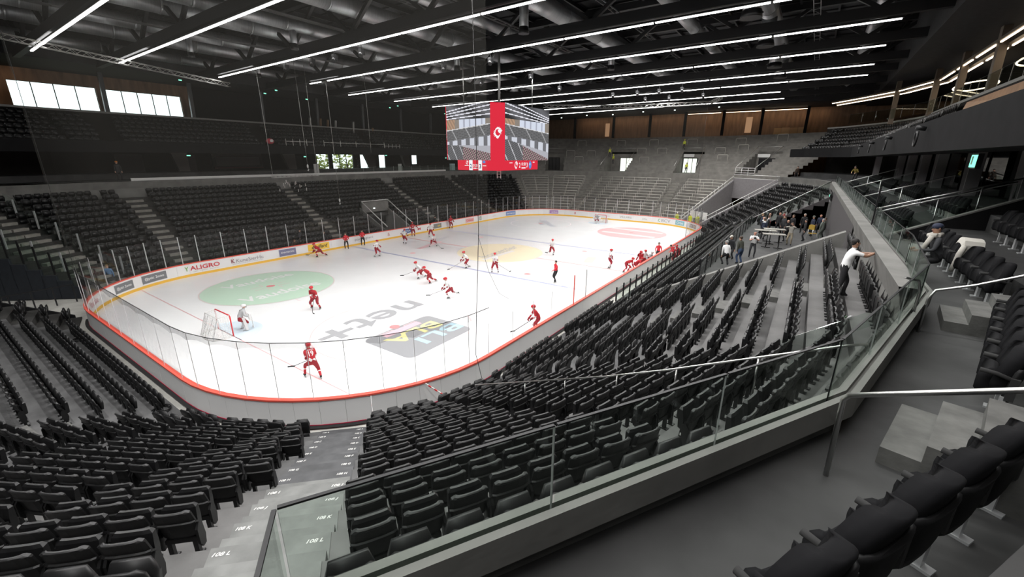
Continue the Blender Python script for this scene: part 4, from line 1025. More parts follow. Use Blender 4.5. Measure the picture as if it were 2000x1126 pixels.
# farther blocks of padded seats, with aisles, steps and handrails
blk = 0
names = ('first block past the glass partition', 'second block past the glass partition', 'third block past the glass partition', 'fourth block past the glass partition')
for bi, (xa, xb) in enumerate(((-12.6, -6.6), (-4.4, 2.6), (4.8, 11.6), (13.6, 20.4))):
    n = int((xb-xa)/.62)
    for tier, (R, z) in enumerate(((22.4, 6.6), (23.85, 7.15))):
        for j in range(n):
            vip(xa+.62*j, -6.5-R, z, inw90, 'dark padded seat, %s on the %s tier of the %s' % (ordw(j), 'lower' if tier == 0 else 'upper', names[bi]), 'padded seats of the %s' % names[bi])
    if bi: step_block((xa-1.1, -29.2), math.radians(-90), 3, 'small concrete steps before the %s of padded seats' % names[bi], 1.0)
    t = handrail([(xa-.5, -27.9, 7.5), (xa-.5, -31.3, 8.75), (xa-.5, -31.32, 8.2)], 'bright handrail before the %s of padded seats' % names[bi], .03, posts=[((xa-.5, -29.5, 6.6), (xa-.5, -29.5, 8.1))])
    m = MB(); m.extrude([(xa-.5, -28.1, 6.65), (xa-.5, -31.2, 7.8), (xa-.5, -31.2, 8.6), (xa-.5, -28.1, 7.48)], (.014, 0, 0)); m.build('glass_pane', M_GLASSG, t)
# partition wall with glass beyond the seated man
pt = empty('glass_partition', (-14, -28, 6.6), 'sloping concrete partition topped with glass and a handrail beyond the seated man', 'partition')
m = MB(); m.extrude([(-14, -28.3, 6.6), (-14, -32.5, 6.6), (-14, -32.5, 8.75), (-14, -31.5, 8.35), (-14, -28.3, 6.75)], (.25, 0, 0)); m.build('concrete_wall', M_FASCIA, pt)
m = MB(); m.bar((-13.88, -28.3, 6.78), (-13.88, -32.4, 8.78), .27, .05); m.build('coping', M_CONC, pt)
for j in range(3):
    a, b = Vector((-13.9, -28.35, 6.8)).lerp(Vector((-13.9, -32.4, 8.78)), j/3+.005), Vector((-13.9, -28.35, 6.8)).lerp(Vector((-13.9, -32.4, 8.78)), (j+1)/3-.005)
    m = MB(); m.extrude([a, b, b+Vector((0, 0, .55)), a+Vector((0, 0, .55))], (.015, 0, 0)); m.build('glass_pane', M_GLASSG, pt)
handrail([(-13.2, -27.8, 7.62), (-13.2, -32.6, 9.3)], 'long bright handrail rising beside the sloping glass partition', .03, posts=[((-13.2, -30.5, 7.1), (-13.2, -30.5, 8.56))])
sb = MB(); sb.box((-11.3, -30.6, 7.35), (1.5, .7, .9)); tag(sb.build('concrete_plinth', M_CONC), 'low grey concrete plinth beside the long handrail', 'plinth')
# facade of the boxes behind the balcony: columns and glazing
for n, x in enumerate((-19.5, -10.6, -3.3, 4.2, 9.4, 14.8, 20.5, 26.0)):
    y = -32.0 if x < 21.5 else -30.8
    c = empty('facade_column', (x, y, 7.7), 'dark slanting column with a pale edge in front of the glazed boxes, %s from the camera end' % ordn[n], 'column', 'columns in front of the glazed boxes')
    m = MB(); m.extrude([(x-.35, y, 7.6), (x+.42, y, 7.6), (x+.80, y, 10.0), (x-.20, y, 10.0)], (0, -.5, 0)); m.build('shaft', mat('column_mauve', (.045, .043, .045), .7), c)
    m = MB(); m.extrude([(x-.39, y+.02, 7.6), (x-.33, y+.02, 7.6), (x-.18, y+.02, 10.0), (x-.24, y+.02, 10.0)], (0, -.5, 0)); m.build('pale_edge', mat('pale_edge', (.34, .33, .34), .5), c)
fg = tag(empty('window_10', (0, -33, 7.7)), kind='structure')
for j in range(11):
    x0 = -24+4.4*j
    m = MB(); m.box((x0+2.2, -33.0, 8.95), (4.3, .02, 2.4)); m.build('pane', M_GLASSD, fg)
    m = MB(); m.box((x0, -33, 8.95), (.1, .12, 2.5)); m.build('mullion', M_FASCIA, fg)
bw = MB(); bw.quad((-26, -36, 7.6), (28, -36, 7.6), (28, -36, 10.2), (-26, -36, 10.2)); tag(bw.build('wall_boxes', M_FASCIA), kind='structure')
es = MB(); es.box((-17.2, -29.3, 9.42), (.5, .12, .42), 0); es.box((-17.22, -29.22, 9.42), (.42, .04, .34), 1); es.box((-17.22, -29.195, 9.44), (.1, .01, .22), 2)
tag(es.build('exit_sign', [M_BLACK, M_SIGNG, MATS['white_paint']]), 'green lit exit sign hanging below the dark fascia above the boxes', 'sign')
es = MB(); es.box((14.6, -27.2, 6.25), (.55, .1, .26), 0); es.box((14.6, -27.14, 6.25), (.46, .03, .18), 1); tag(es.build('exit_sign', [M_BLACK, M_SIGNG]), 'green lit exit sign on the dark wall above the crowd', 'sign')
for n, x in enumerate((-14.6, -6.5, 1.5, 10)):
    m = MB(); m.tube([(x+.1, -28.42, 10.45), (x+.1, -28.15, 10.5)], .07, 8); m.tube([(x+.22*math.cos(t), -28.2, 10.15+.26*math.sin(t)) for t in np.linspace(2.2, 7.2, 12)], .035, 6)
    tag(m.build('cable_loop', M_BLACK), 'black looped cable hanging on the dark fascia, %s from the camera end' % ordn[n], 'cable', 'cable loops on the dark fascia')
# ---- restaurant gallery above the right hand stands
GX = [(-20, -33.7), (-12, -33.6), (-3, -33.6), (6, -33.6), (14, -33.5), (21.5, -33.2), (28, -31.2)]
for n, (x, y) in enumerate(GX):
    m = MB(); m.extrude([(x-.3, y, 13.1), (x+.3, y, 13.1), (x+.9, y, 17.4), (x+.3, y, 17.4)], (0, -.4, 0))
    o = m.build('gallery_column', mat('bronze_column', (.10, .078, .058), .5)); tag(o, 'bronze column of the upper gallery, %s from the camera end' % ordn[n], 'column', 'bronze columns of the upper gallery')
tx = MB(); put_text(tx, '202-203', (-3.05+.6, -33.56, 15.6), (.18, 0, .98), (-.98, 0, .18), 1.9, .34); tag(tx.build('column_lettering', MATS['white_paint']), 'white numbers 202-203 running up a bronze column', 'lettering')
tx = MB(); put_text(tx, '204', (-11.5, -33.56, 15.4), (.18, 0, .98), (-.98, 0, .18), 1.1, .34); tag(tx.build('column_lettering', MATS['white_paint']), 'white number 204 running up a bronze column', 'lettering')
for n, (dy, z) in enumerate(((0, 16.35), (.55, 16.1))):
    t = empty('gallery_strip_light', (0, -33+dy, z), 'warm strip light along the front of the upper gallery, %s one' % ('upper' if n == 0 else 'lower'), 'light')
    P = [(-24, -33.6-dy), (21.5, -33.6-dy), (28, -31.6-dy), (33, -28.8-dy), (37.5, -26-dy)]
    for (a, b) in zip(P, P[1:]):
        k = max(1, int(math.dist(a, b)/5))
        for j in range(k):
            u, v_ = Vector((*a, z)).lerp(Vector((*b, z)), j/k+.01), Vector((*a, z)).lerp(Vector((*b, z)), (j+1)/k-.01)
            m = MB(); m.bar(u, v_, .09, .07); m.build('lamp_tube', M_LEDW, t)
    m = MB()
    for (a, b) in zip(P, P[1:]): m.bar((*a, z+.12), (*b, z+.12), .3, .16)
    m.build('lamp_housing', mat('bronze_trim', (.11, .085, .06), .5), t)
balustrade([(-24, -33.6), (-14, -33.6), (-4, -33.6), (6, -33.6), (14, -33.5), (21.5, -33.2), (28, -31.2), (33, -28)], 'glass balustrade of the upper gallery over the right hand stands', 14.6, [5, 5, 5, 4, 4, 3, 3], base=13.6, capm=M_BLACK)
# ring lamps and back bar of the gallery
for n, (x, y, rx, ry, z) in enumerate(((20, -35.6, 3.4, 1.2, 15.5), (8, -36.2, 3.0, 1.0, 15.6), (-3.5, -36, 2.6, 1.0, 15.6))):
    m = MB(); m.tube([(x+rx*math.cos(t), y+ry*math.sin(t), z) for t in np.linspace(0, 2*PI, 37)], .05, 6, cap=False)
    for t in (0, 2.1, 4.2): m.tube([(x+rx*math.cos(t), y+ry*math.sin(t), z), (x+rx*math.cos(t)*.6, y+ry*math.sin(t)*.6, 17.35)], .012, 4, 1)
    tag(m.build('ring_lamp', [M_LEDW, M_BLACK]), 'large oval warm ring lamp in the upper gallery, %s from the far end' % ordn[n], 'lamp', 'oval ring lamps in the upper gallery')
for n, x in enumerate((17.5, 13.2, 9.0, 3.5, -2)):
    t = empty('bar_shelf', (x, -37.4, 13.1), 'brass framed shelf at the back of the upper gallery, %s from the far end' % ordn[n], 'shelf', 'brass framed shelves in the gallery'); mt = mat('brass_frame', (.32, .22, .08), .4, .7)
    for dx in (-.9, .9): m = MB(); m.box((x+dx, -37.4, 14.3), (.07, .3, 2.4)); m.build('upright', mt, t)
    for dz in (.3, 1.1, 1.9, 2.4): m = MB(); m.box((x, -37.4, 13.1+dz), (1.8, .3, .05)); m.build('shelf_board', mt, t)
lt = MB(); lt.box((23.3, -36.6, 14.3), (1.1, .1, 1.5)); tag(lt.build('lit_doorway', emitter('cool_doorway', (.75, .88, 1), 1.3)), 'bright bluish lit doorway at the back of the upper gallery', 'doorway')
lt = MB(); lt.box((-8, -37.6, 14.35), (4.5, .2, .9)); tag(lt.build('lit_counter', emitter('warm_counter', (1, .85, .6), .35)), 'warm glowing counter at the back of the upper gallery', 'counter')
sl = MB(); sl.bar((-13.5, -31.9, 12.55), (-24, -31.9, 12.75), .09, .06); tag(sl.build('soffit_strip_light', M_LEDW), 'warm strip light under the edge of the upper gallery at the picture edge', 'light')
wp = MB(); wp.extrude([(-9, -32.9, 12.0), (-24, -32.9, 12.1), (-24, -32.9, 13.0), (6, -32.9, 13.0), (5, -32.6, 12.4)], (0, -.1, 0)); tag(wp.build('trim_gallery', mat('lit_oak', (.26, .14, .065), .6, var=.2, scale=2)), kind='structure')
# lamps that light the gallery and the wooden wall at the far end
def lamp(name, loc, size, energy, col, rot, parent=None, spread=None):
    li = bpy.data.lights.new(name, 'AREA'); li.shape = 'RECTANGLE'; li.size, li.size_y = size; li.energy = energy; li.color = col
    o = bpy.data.objects.new(name, li); C.objects.link(o); o.location = loc; o.rotation_euler = rot; return o
lamp('gallery_lamp', (4, -34.5, 16.1), (40, .2), 260, (1, .78, .55), (0, 0, 0))
lamp('far_wall_lamp', (53.6, -4, 17.3), (.15, 44), 170, (1, .70, .45), (0, math.radians(-25), 0))
lamp('gallery_lamp_left', (-34, 36.5, 17.1), (18, .15), 60, (1, .72, .48), (math.radians(20), 0, 0))
# screen of black posts and glass behind the players benches, benches, platform front rail
bs = empty('bench_screen', (0, -17.3, 0), 'row of black posts with glass behind the players benches', 'screen')
for j in range(24):
    x = -12.2+1.15*j; m = MB(); m.box((x, -17.3, 1.15), (.07, .07, 2.3)); m.build('post', M_BLACK, bs)
    if j < 23: m = MB(); m.box((x+.575, -17.3, 1.35), (1.05, .012, 1.7)); m.build('glass_pane', M_GLASS, bs)
for n, (xa, xb) in enumerate(((-11, -1), (1.5, 11.5))):
    t = empty('players_bench', (xa, -16.4, 0), 'long low bench behind the near boards, %s the red bench group' % ('nearer than' if n == 0 else 'beside'), 'bench', 'players benches')
    m = MB(); m.box(((xa+xb)/2, -16.5, .45), (xb-xa, .4, .05)); m.build('seat', MATS['black_plastic'], t)
    for i in range(5): m = MB(); m.box((xa+.3+(xb-xa-.6)*i/4, -16.5, .21), (.06, .34, .42)); m.build('leg', M_BLACK, t)
for x0, x1, lab in ((-10.3, 1.5, 'glass balustrade with black posts along the front of the platform, nearer part'), (1.7, 14.8, 'glass balustrade with black posts along the front of the platform, farther part')):
    t = empty('platform_balustrade', (x0, -21.25, 3), lab, 'balustrade'); k = 7
    for j in range(k):
        a, b = x0+(x1-x0)*j/k, x0+(x1-x0)*(j+1)/k
        m = MB(); m.box(((a+b)/2, -21.27, 3.55), (b-a-.04, .014, 1.1)); m.build('glass_pane', M_GLASSG, t); m = MB(); m.box((a, -21.27, 3.5), (.05, .06, 1.2)); m.build('post', M_BLACK, t)
    m = MB(); m.bar((x0, -21.27, 4.12), (x1, -21.27, 4.12), .05, .05); m.build('handrail', M_BLACK, t)
# ================================================================== FAR END RAILS
M_RAIL = mat('pale_rail', (.62, .60, .54), .45, .2)
def arc_pts(R, ss):
    return [f(R) for f in ss]
SECT = [('beside the seats', [spoke_theta(1, 1, t) for t in (45.5, 37.5, 30.6)]), ('left of the middle', [spoke_theta(1, 1, t) for t in (27.4, 22.5, 10)]),
        ('in the middle', [spoke_y(1, 6.7), spoke_y(1, -5.8)]), ('right of the middle', [spoke_theta(1, -1, t) for t in (6, 7.5, 22.5, 24)])]
for sname, fs in SECT:
    for k in range(14):
        R, z = nose(k)+.12, zrow(k)
        pts = arc_pts(R, fs if sname != 'in the middle' else fs)
        if k < 1 and False: continue
        t = empty('terrace_rail', (*pts[0], z), 'pale terrace rail, %s row from the ice, section %s' % (ordw(k), sname), 'railing', 'rails of the far standing terrace')
        m = MB(); m.tube([(x, y, z+1.0) for x, y in pts], .034, 6); m.build('rail', M_RAIL, t)
        m = MB()
        L = sum(math.dist(a, b) for a, b in zip(pts, pts[1:])); n = max(2, int(L/2.0)+1)
        for i in range(n):
            s = L*i/(n-1); 
            for a, b in zip(pts, pts[1:]):
                l = math.dist(a, b)
                if s <= l+1e-6: p = (a[0]+(b[0]-a[0])*s/l, a[1]+(b[1]-a[1])*s/l); break
                s -= l
            pm = MB(); pm.tube([(*p, z), (*p, z+1.0)], .024, 5); pm.build('rail_post', M_RAIL, t)
# crush barriers, each an inverted U
BAR = [(50.3, 15.4, 30.1), (51.9, 7.5, 30.4), (51.9, .9, 30.3), (52.1, -6.1, 30.6), (51.1, -14.3, 30.6), (49.2, -20.5, 31.1), (46.9, 16.2, 27.2), (48.1, 12.2, 27.2), (49, 2.2, 27.5), (49.1, -1.6, 27.6), (48.8, -11.6, 27.8), (48.1, -15.2, 28.1), (45.1, 13.4, 24.6), (46.3, .7, 24.9), (45.8, -12.6, 25.1)]
for n, (x, y, R) in enumerate(BAR):
    z = 7.0+.4*(math.floor((R-22.3)/.7)+1)
    th = math.atan2(max(0, abs(y)-6.5)*math.copysign(1, y), x-21.5); d = Vector((-math.sin(th), math.cos(th), 0))*.85; c = Vector((x, y, z))
    row = ('top row' if R > 29 else 'middle row' if R > 26 else 'lowest row')
    m = MB(); m.tube([c-d, c-d+Vector((0, 0, .95)), c-d*.88+Vector((0, 0, 1.08)), c+d*.88+Vector((0, 0, 1.08)), c+d+Vector((0, 0, .95)), c+d], .032, 6)
    rank = [b for b in BAR if (b[2] > 29) == (R > 29) and (b[2] > 26) == (R > 26)]; rank.sort(key=lambda b: -b[1])
    tag(m.build('crush_barrier', M_RAIL), 'pale arched crush barrier in the upper terrace %s, %s from the scoreboard' % (row, ordn[rank.index((x, y, R))]), 'barrier', 'arched barriers on the upper terrace')
# stair strips (half-height steps) in the aisles
def aisle_strip(name, pfun, ks, wd, m_, label, rs=RISE, run=RUN):
    t = tag(empty(name, (*pfun(nose(ks[0])), 0)), label, kind='structure')
    for k in ks:
        a, b = Vector((*pfun(nose(k)), 0)), Vector((*pfun(nose(k+1)), 0)); d = (b-a); ang = math.atan2(d.y, d.x)
        c = a-d*.25                                               # the extra half step sits in front of each riser
        m = MB(); m.box((c.x, c.y, zrow(k)-.2-.1), (d.length*.5, wd, .2), rz=ang); m.build('half_step', m_, t)
    return t
for i, x in enumerate(AISLE_X_FAR): aisle_strip('stair_far', spoke_x(1, x), range(1, 15), 1.3, mat('aisle_concrete', (.25, .24, .215), .75, var=.15), 'concrete aisle steps in the far stand')
aisle_strip('stair_near', spoke_x(-1, -16.8), range(1, 15), 1.2, M_STEP, 'concrete aisle steps in the near side stand')
for f in (spoke_theta(1, 1, 29), spoke_y(1, 7.6), spoke_y(1, -6.6)): aisle_strip('stair_terrace', f, range(1, 15), 1.25, MATS['aisle_concrete'], 'concrete aisle steps in the far terrace')
for f in (spoke_theta(1, 1, 47.5),): aisle_strip('stair_terrace', f, range(1, 15), 1.0, MATS['aisle_concrete'], 'concrete steps beside the far seats')
f7 = spoke_theta(-1, -1, 7.5); aisle_strip('stair_near_end', f7, range(1, 13), 1.0, M_STEP, 'narrow concrete steps in the near corner')
for f in (spoke_theta(-1, 1, 54.5), spoke_theta(-1, 1, 58), spoke_theta(-1, 1, 61.5)): aisle_strip('stair_corner', f, range(1, 15), .95, MATS['aisle_concrete'], 'pale concrete steps behind the glass rails')
# numbered steps: aisle 108
def aisle108(R):
    a = math.radians(45); n = Vector((-math.cos(a), -math.sin(a))); f = spoke_theta(-1, -1, 52.5)(R); tv = Vector((-n.y, n.x)) # along the fold
    e = Vector(f); r = (e-cc); u = Vector((-math.cos(math.radians(52.3)), -math.sin(math.radians(52.3)))); side = Vector((-.707, .707))
    return e, side
st = tag(empty('stair_numbered', (-27.6, -13.4, 0)), 'numbered concrete aisle steps, dark in the lower half and pale above', kind='structure')
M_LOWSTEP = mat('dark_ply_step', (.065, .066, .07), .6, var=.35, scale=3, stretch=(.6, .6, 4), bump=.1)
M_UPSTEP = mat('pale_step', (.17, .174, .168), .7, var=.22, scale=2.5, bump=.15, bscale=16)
num = MB()
for k in range(14):
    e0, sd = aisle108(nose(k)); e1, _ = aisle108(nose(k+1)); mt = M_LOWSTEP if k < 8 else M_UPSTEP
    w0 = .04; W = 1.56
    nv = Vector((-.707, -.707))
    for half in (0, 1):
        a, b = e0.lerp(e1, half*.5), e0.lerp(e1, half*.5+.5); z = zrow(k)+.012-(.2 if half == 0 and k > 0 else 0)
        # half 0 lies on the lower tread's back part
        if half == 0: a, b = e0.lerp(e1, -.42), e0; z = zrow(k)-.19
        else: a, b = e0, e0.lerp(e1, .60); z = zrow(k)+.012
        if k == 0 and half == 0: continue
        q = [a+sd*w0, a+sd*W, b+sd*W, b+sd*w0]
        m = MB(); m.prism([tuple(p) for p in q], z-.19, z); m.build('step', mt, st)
    if k < 12:
        for off in (.24, 1.40):
            c = e0.lerp(e1, .14)+sd*off; s = '108 '+ROWL[k]
            put_text(num, s, (c.x, c.y, zrow(k)+.016), (-sd.x, -sd.y, 0), (.707, .707, 0), .22, .062, 0, True, True)
lb = num.build('step_numbers', M_WPAINT, st); lb['label'] = 'white painted row numbers'; lb['kind'] = 'stuff'
# glass guards beside the corner stairs
for th, off, mt, lab in ((48, .02, M_BLACK, 'stepped glass guard with black posts on top of the navy tunnel wall'), (52, .0, M_ALU, 'glass stair guard with pale posts just behind the navy tunnel wall'), (64.3, .6, M_ALU, 'glass stair guard with pale posts on the far side of the corner stairs')):
    f = spoke_theta(-1, 1, th); t = empty('stair_guard', (*f(11), 1), lab, 'railing'); h = 1.55
    for k in range(1, 13):
        a, b = f(nose(k)+.03), f(nose(k+1)-.03); z0, z1 = zrow(k)+.06, zrow(k+1)+.06
        m = MB(); m.extrude([(*a, z0), (*b, z0), (*b, z1+h-.1), (*a, z0+h-.1)], (.01, .01, 0)); m.build('glass_pane', M_GLASS, t)
        if th == 48 or k % 2 == 0: 
            hh = h if th == 48 else 1.35
            m = MB(); m.box((*a, z0+hh/2), (.08 if th == 48 else .09, .08, hh), rz=math.radians(45)); m.build('guard_post', mt, t)
t = empty('tunnel_rail', (-32, 14, 0), 'glass rail with black posts across the mouth of the corner tunnel', 'railing')
P = [Vector((-33.2, 13.6, 0)), Vector((-29.35, 13.9, 0))]
for j in range(5):
    p = P[0].lerp(P[1], j/4); m = MB(); m.bar(p, p+Vector((0, 0, 1.25)), .07, .09); m.build('post', M_BLACK, t)
m = MB(); m.bar(P[0]+Vector((0, 0, 1.2)), P[1]+Vector((0, 0, 1.2)), .06, .06); m.build('rail', M_BLACK, t)
# ================================================================== SCOREBOARD
M_RED = emitter('screen_red', (.78, .032, .06), .95)
SB = empty('scoreboard', (.16, .2, 11.5), 'red four sided scoreboard cube with video screens hanging over centre ice', 'scoreboard')
bx_, by_, a_, b_, c_ = .16, .2, 4.65, 3.39, .9
z0_, z1_ = 9.2, 13.85
def octo(a, b, c): return [(bx_-a, by_-b+c), (bx_-a+c, by_-b), (bx_+a-c, by_-b), (bx_+a, by_-b+c), (bx_+a, by_+b-c), (bx_+a-c, by_+b), (bx_-a+c, by_+b), (bx_-a, by_+b-c)]
m = MB(); m.prism(octo(a_-.03, b_-.03, c_), z0_, z1_); m.build('housing', M_BLACK, SB)
m = MB(); m.prism(octo(a_-1, b_-1, .25), 8.3, z0_); m.build('score_ring', M_RED, SB)
O = octo(a_, b_, c_)
for i in (0, 2, 4, 6):
    p, q = O[i], O[i+1]; m = MB(); m.quad((*p, z0_), (*q, z0_), (*q, z1_), (*p, z1_)); m.build('corner_strip', M_RED, SB)
# the picture on the video screens: grandstands under a roof with light strips
def screen_mat():
    m = bpy.data.materials.new('video_screen'); m.use_nodes = True; nt = m.node_tree; nt.nodes.clear()
    N_ = nt.nodes.new; L_ = nt.links.new
    out_ = N_('ShaderNodeOutputMaterial'); e = N_('ShaderNodeEmission'); e.inputs[1].default_value = .9; L_(e.outputs[0], out_.inputs[0])
    at = N_('ShaderNodeVertexColor'); at.layer_name = 'picture'; L_(at.outputs[0], e.inputs[0]); return m
M_SCR = screen_mat()
def sstep(a, b, x): return min(1, max(0, (x-a)/(b-a)))
def video(u, v_, seed):
    """grey level and tint of the televised stand, u right 0-1, v up 0-1"""
    rn = math.sin(u*91.7+v_*57.3+seed)*.5+.5
    sl = v_-.10*(u-.5)*(-1 if seed else 1)
    if v_ > .74:
        g = .20+.10*math.sin(u*9+v_*14)
        for k in range(4):
            if abs(v_-(.78+.06*k)-(.5-u)*(.10+.05*k)*(1 if seed else -.6)) < .009: g = .95
        return (g, g, g*1.06)
    if sl > .60:
        if u < .20: return (.48+.2*rn, .38+.12*rn, .30+.08*rn)
        if .30 < u < .90: return (.82, .86, .95) if int(u*30) % 4 else (.6, .62, .7)
        return (.45, .41, .37)
    if sl > .585: return (.85, .85, .86)
    if sl > .40:
        g = .24 if int(sl*70) % 2 else .33
        if abs((u*1.6+v_) % .55-.2) < .02: g = .55
        return (g, g, g*1.02)
    if sl > .27+.12*(.5-u):
        return (.78, .80, .86) if (u*5+.3) % 1 < .55 and sl < .39 else (.33, .33, .35)
    if sl > .24-.30*(u-.45): return (.62, .62, .66)
    if u > .38 and sl < .23-.30*(u-.85):
        a_ = .35+.18*math.sin(u*140+v_*90)+.12*math.sin(u*61-v_*140); return (a_+.10*rn, a_*.92, a_*.85+.06*rn)
    g = .20 if int((v_+.5*u)*60) % 2 else .34
    if abs((u*1.9+v_*.9) % .35-.1) < .016: g = .75
    return (g, g, g*1.04)
def screen(p, q, seed):
    nx, nz = 96, 88; me = bpy.data.meshes.new('video_screen'); V, F, Cc = [], [], []
    for i in range(nx):
        for j in range(nz):
            u0, u1, v0, v1 = i/nx, (i+1)/nx, j/nz, (j+1)/nz; n = len(V)
            for u, v_ in ((u0, v0), (u1, v0), (u1, v1), (u0, v1)): V.append((p[0]+(q[0]-p[0])*u, p[1]+(q[1]-p[1])*u, z0_+(z1_-z0_)*v_))
            F.append((n, n+1, n+2, n+3)); Cc.append(video((u0+u1)/2, (v0+v1)/2, seed))
    org = ORG[SB.name]
    me.from_pydata([(x-org[0], y-org[1], z-org[2]) for x, y, z in V], [], F); me.materials.append(M_SCR)
    ca = me.color_attributes.new('picture', 'FLOAT_COLOR', 'CORNER'); arr = np.ones((len(F)*4, 4), np.float32); arr[:, :3] = np.repeat(np.array(Cc, np.float32)**1.5, 4, axis=0); ca.data.foreach_set('color', arr.ravel())
    o = bpy.data.objects.new('video_screen', me); C.objects.link(o); o.parent = SB
screen(O[7], O[0], 0.0); screen(O[1], O[2], 1.7); screen(O[3], O[4], 0.0); screen(O[5], O[6], 1.7)
# lion head on the corner strips
LION = [[(-.42, .55), (-.15, .80), (.05, .98), (.0, .82), (.35, .95), (.22, .80), (.60, .72), (.42, .62), (.66, .50), (.80, .34), (.60, .36), (.72, .12), (.56, .20), (.52, .02), (.36, .10), (.30, -.12), (.16, .10), (.02, .28), (.06, .48), (.30, .52), (.12, .60), (-.20, .52)],
        [(-.42, .55), (-.20, .52), (-.42, .36), (-.60, .40), (-.46, .20), (-.72, .14), (-.52, .0), (-.78, -.14), (-.54, -.18), (-.70, -.40), (-.46, -.36), (-.52, -.62), (-.28, -.50), (-.24, -.78), (-.04, -.58), (.04, -.92), (.26, -.60), (.44, -.30), (.38, -.22), (.12, -.46), (-.10, -.42), (-.30, -.24), (-.40, .02), (-.34, .28)],
        [(.16, .10), (.30, -.12), (.34, .02), (.50, -.04), (.46, -.20), (.60, -.18), (.54, -.02), (.62, .06), (.52, .02), (.36, .10)]]
def emblem(mb, polys, o, ux, uy, s, mi=0):
    o, ux, uy = Vector(o), Vector(ux), Vector(uy)
    for P in polys:
        bmx = bmesh.new(); vs_ = [bmx.verts.new((x, y, 0)) for x, y in P]; fc = bmx.faces.new(vs_); bmesh.ops.triangulate(bmx, faces=[fc]); bmx.verts.index_update()
        mb.add([o+ux*(v.co.x*s)+uy*(v.co.y*s) for v in bmx.verts], [tuple(v.index for v in f.verts) for f in bmx.faces], mi); bmx.free()
M_SW = emitter('screen_white', (.95, .95, .97), 1.0); M_SN = emitter('screen_navy', (.03, .05, .16), .8)
def face_frame(i):
    p, q = Vector(O[i]), Vector(O[(i+1) % 8]); ux = (q-p).normalized(); n = Vector((ux.y, -ux.x)); return (p+q)/2, Vector((ux.x, ux.y, 0)), Vector((n.x, n.y, 0))
for i in (0, 6):
    c, ux, n = face_frame(i); m = MB(); emblem(m, LION, Vector((c.x, c.y, 11.45))+n*.012, ux, (0, 0, 1), .52); o = m.build('lion_emblem', M_SW, SB); o['label'] = 'white lion head emblem'
# score ring displays
lo_ = octo(a_-1, b_-1, .25)
p = Vector((bx_-a_+1-.012, by_, 8.75)); ux = Vector((0, -1, 0)); uz = Vector((0, 0, 1))
m = MB()
for dy in (1.05-.05, -.30+.05): pass
def rect(mb, o, w_, h, mi, e=0): mb.quad(o-ux*w_/2-uz*h/2, o+ux*w_/2-uz*h/2, o+ux*w_/2+uz*h/2, o-ux*w_/2+uz*h/2, mi)
q1, q2 = p-ux*.55, p+ux*.55
rect(m, q1, .42, .9, 0); rect(m, q2, .42, .9, 0); put_text(m, '2', q1+Vector((-.006, 0, -.08)), ux, uz, .22, .40, 1, True); put_text(m, '3', q2+Vector((-.006, 0, -.08)), ux, uz, .22, .40, 1, True)
put_text(m, '01:38', p+Vector((-.006, 0, -.02)), ux, uz, .52, .26, 0, True); rect(m, p-uz*.27+Vector((-.006, 0, 0)), .54, .07, 0)
emblem(m, LION, p-ux*1.0+uz*.22+Vector((-.006, 0, 0)), ux, uz, .2); rect(m, p+ux*1.0+uz*.3+Vector((-.006, 0, 0)), .3, .2, 2); rect(m, p-ux*1.05-uz*.04+Vector((-.006, 0, 0)), .5, .05, 0); rect(m, p+ux*1.05-uz*.04+Vector((-.006, 0, 0)), .4, .05, 0)
m.build('score_display', [M_SW, M_SN, emitter('screen_blue', (.12, .30, .75), .9)], SB)
p = Vector((bx_+.75, by_-b_+1-.012, 8.75)); ux = Vector((1, 0, 0)); m = MB(); off = Vector((0, -.006, 0))
put_text(m, '2', p-ux*.68+off, ux, uz, .24, .46, 0, True); put_text(m, '3', p+ux*.62+off, ux, uz, .24, .46, 0, True); put_text(m, '01:38', p+uz*.10+off, ux, uz, .72, .30, 0, True); rect(m, p-uz*.26+off, .72, .10, 0)
emblem(m, LION, p-ux*1.30+off, ux, uz, .40); m.add([p+ux*1.2+off+ux*.26*math.cos(t*PI/8)+uz*.36*math.sin(t*PI/8) for t in range(16)], [tuple(range(16))], 2); rect(m, p+ux*1.14+uz*.08+off*2, .14, .2, 0)
rect(m, p-ux*2.15+uz*.22+off, .5, .07, 0); rect(m, p+ux*1.85+uz*.26+off, .36, .07, 0)
m.build('score_display', [M_SW, M_SN, MATS['screen_blue']], SB)
for (x, y) in ((-2.6, 2.2), (2.9, 2.2), (2.9, -1.8), (-2.6, -1.8)):
    m = MB(); m.tube([(x, y, z1_), (x, y, 18)], .05, 6); m.build('hanger_cable', M_GALV, SB)
m = MB(); m.tube([(.2, .2, z1_), (.2, .2, 20)], .12, 8); m.build('cable_sheath', M_GALV, SB)
ld = empty('hanging_ladder', (bx_-2.2, by_-1.6, 7.7), 'short pale ladder hanging under the scoreboard', 'ladder')
for d in (-.2, .2): m = MB(); m.box((bx_-2.2, by_-1.6+d, 7.95), (.05, .05, .75)); m.build('stile', M_ALU, ld)
for z in (7.7, 7.95, 8.2): m = MB(); m.box((bx_-2.2, by_-1.6, z), (.04, .4, .04)); m.build('rung', M_ALU, ld)
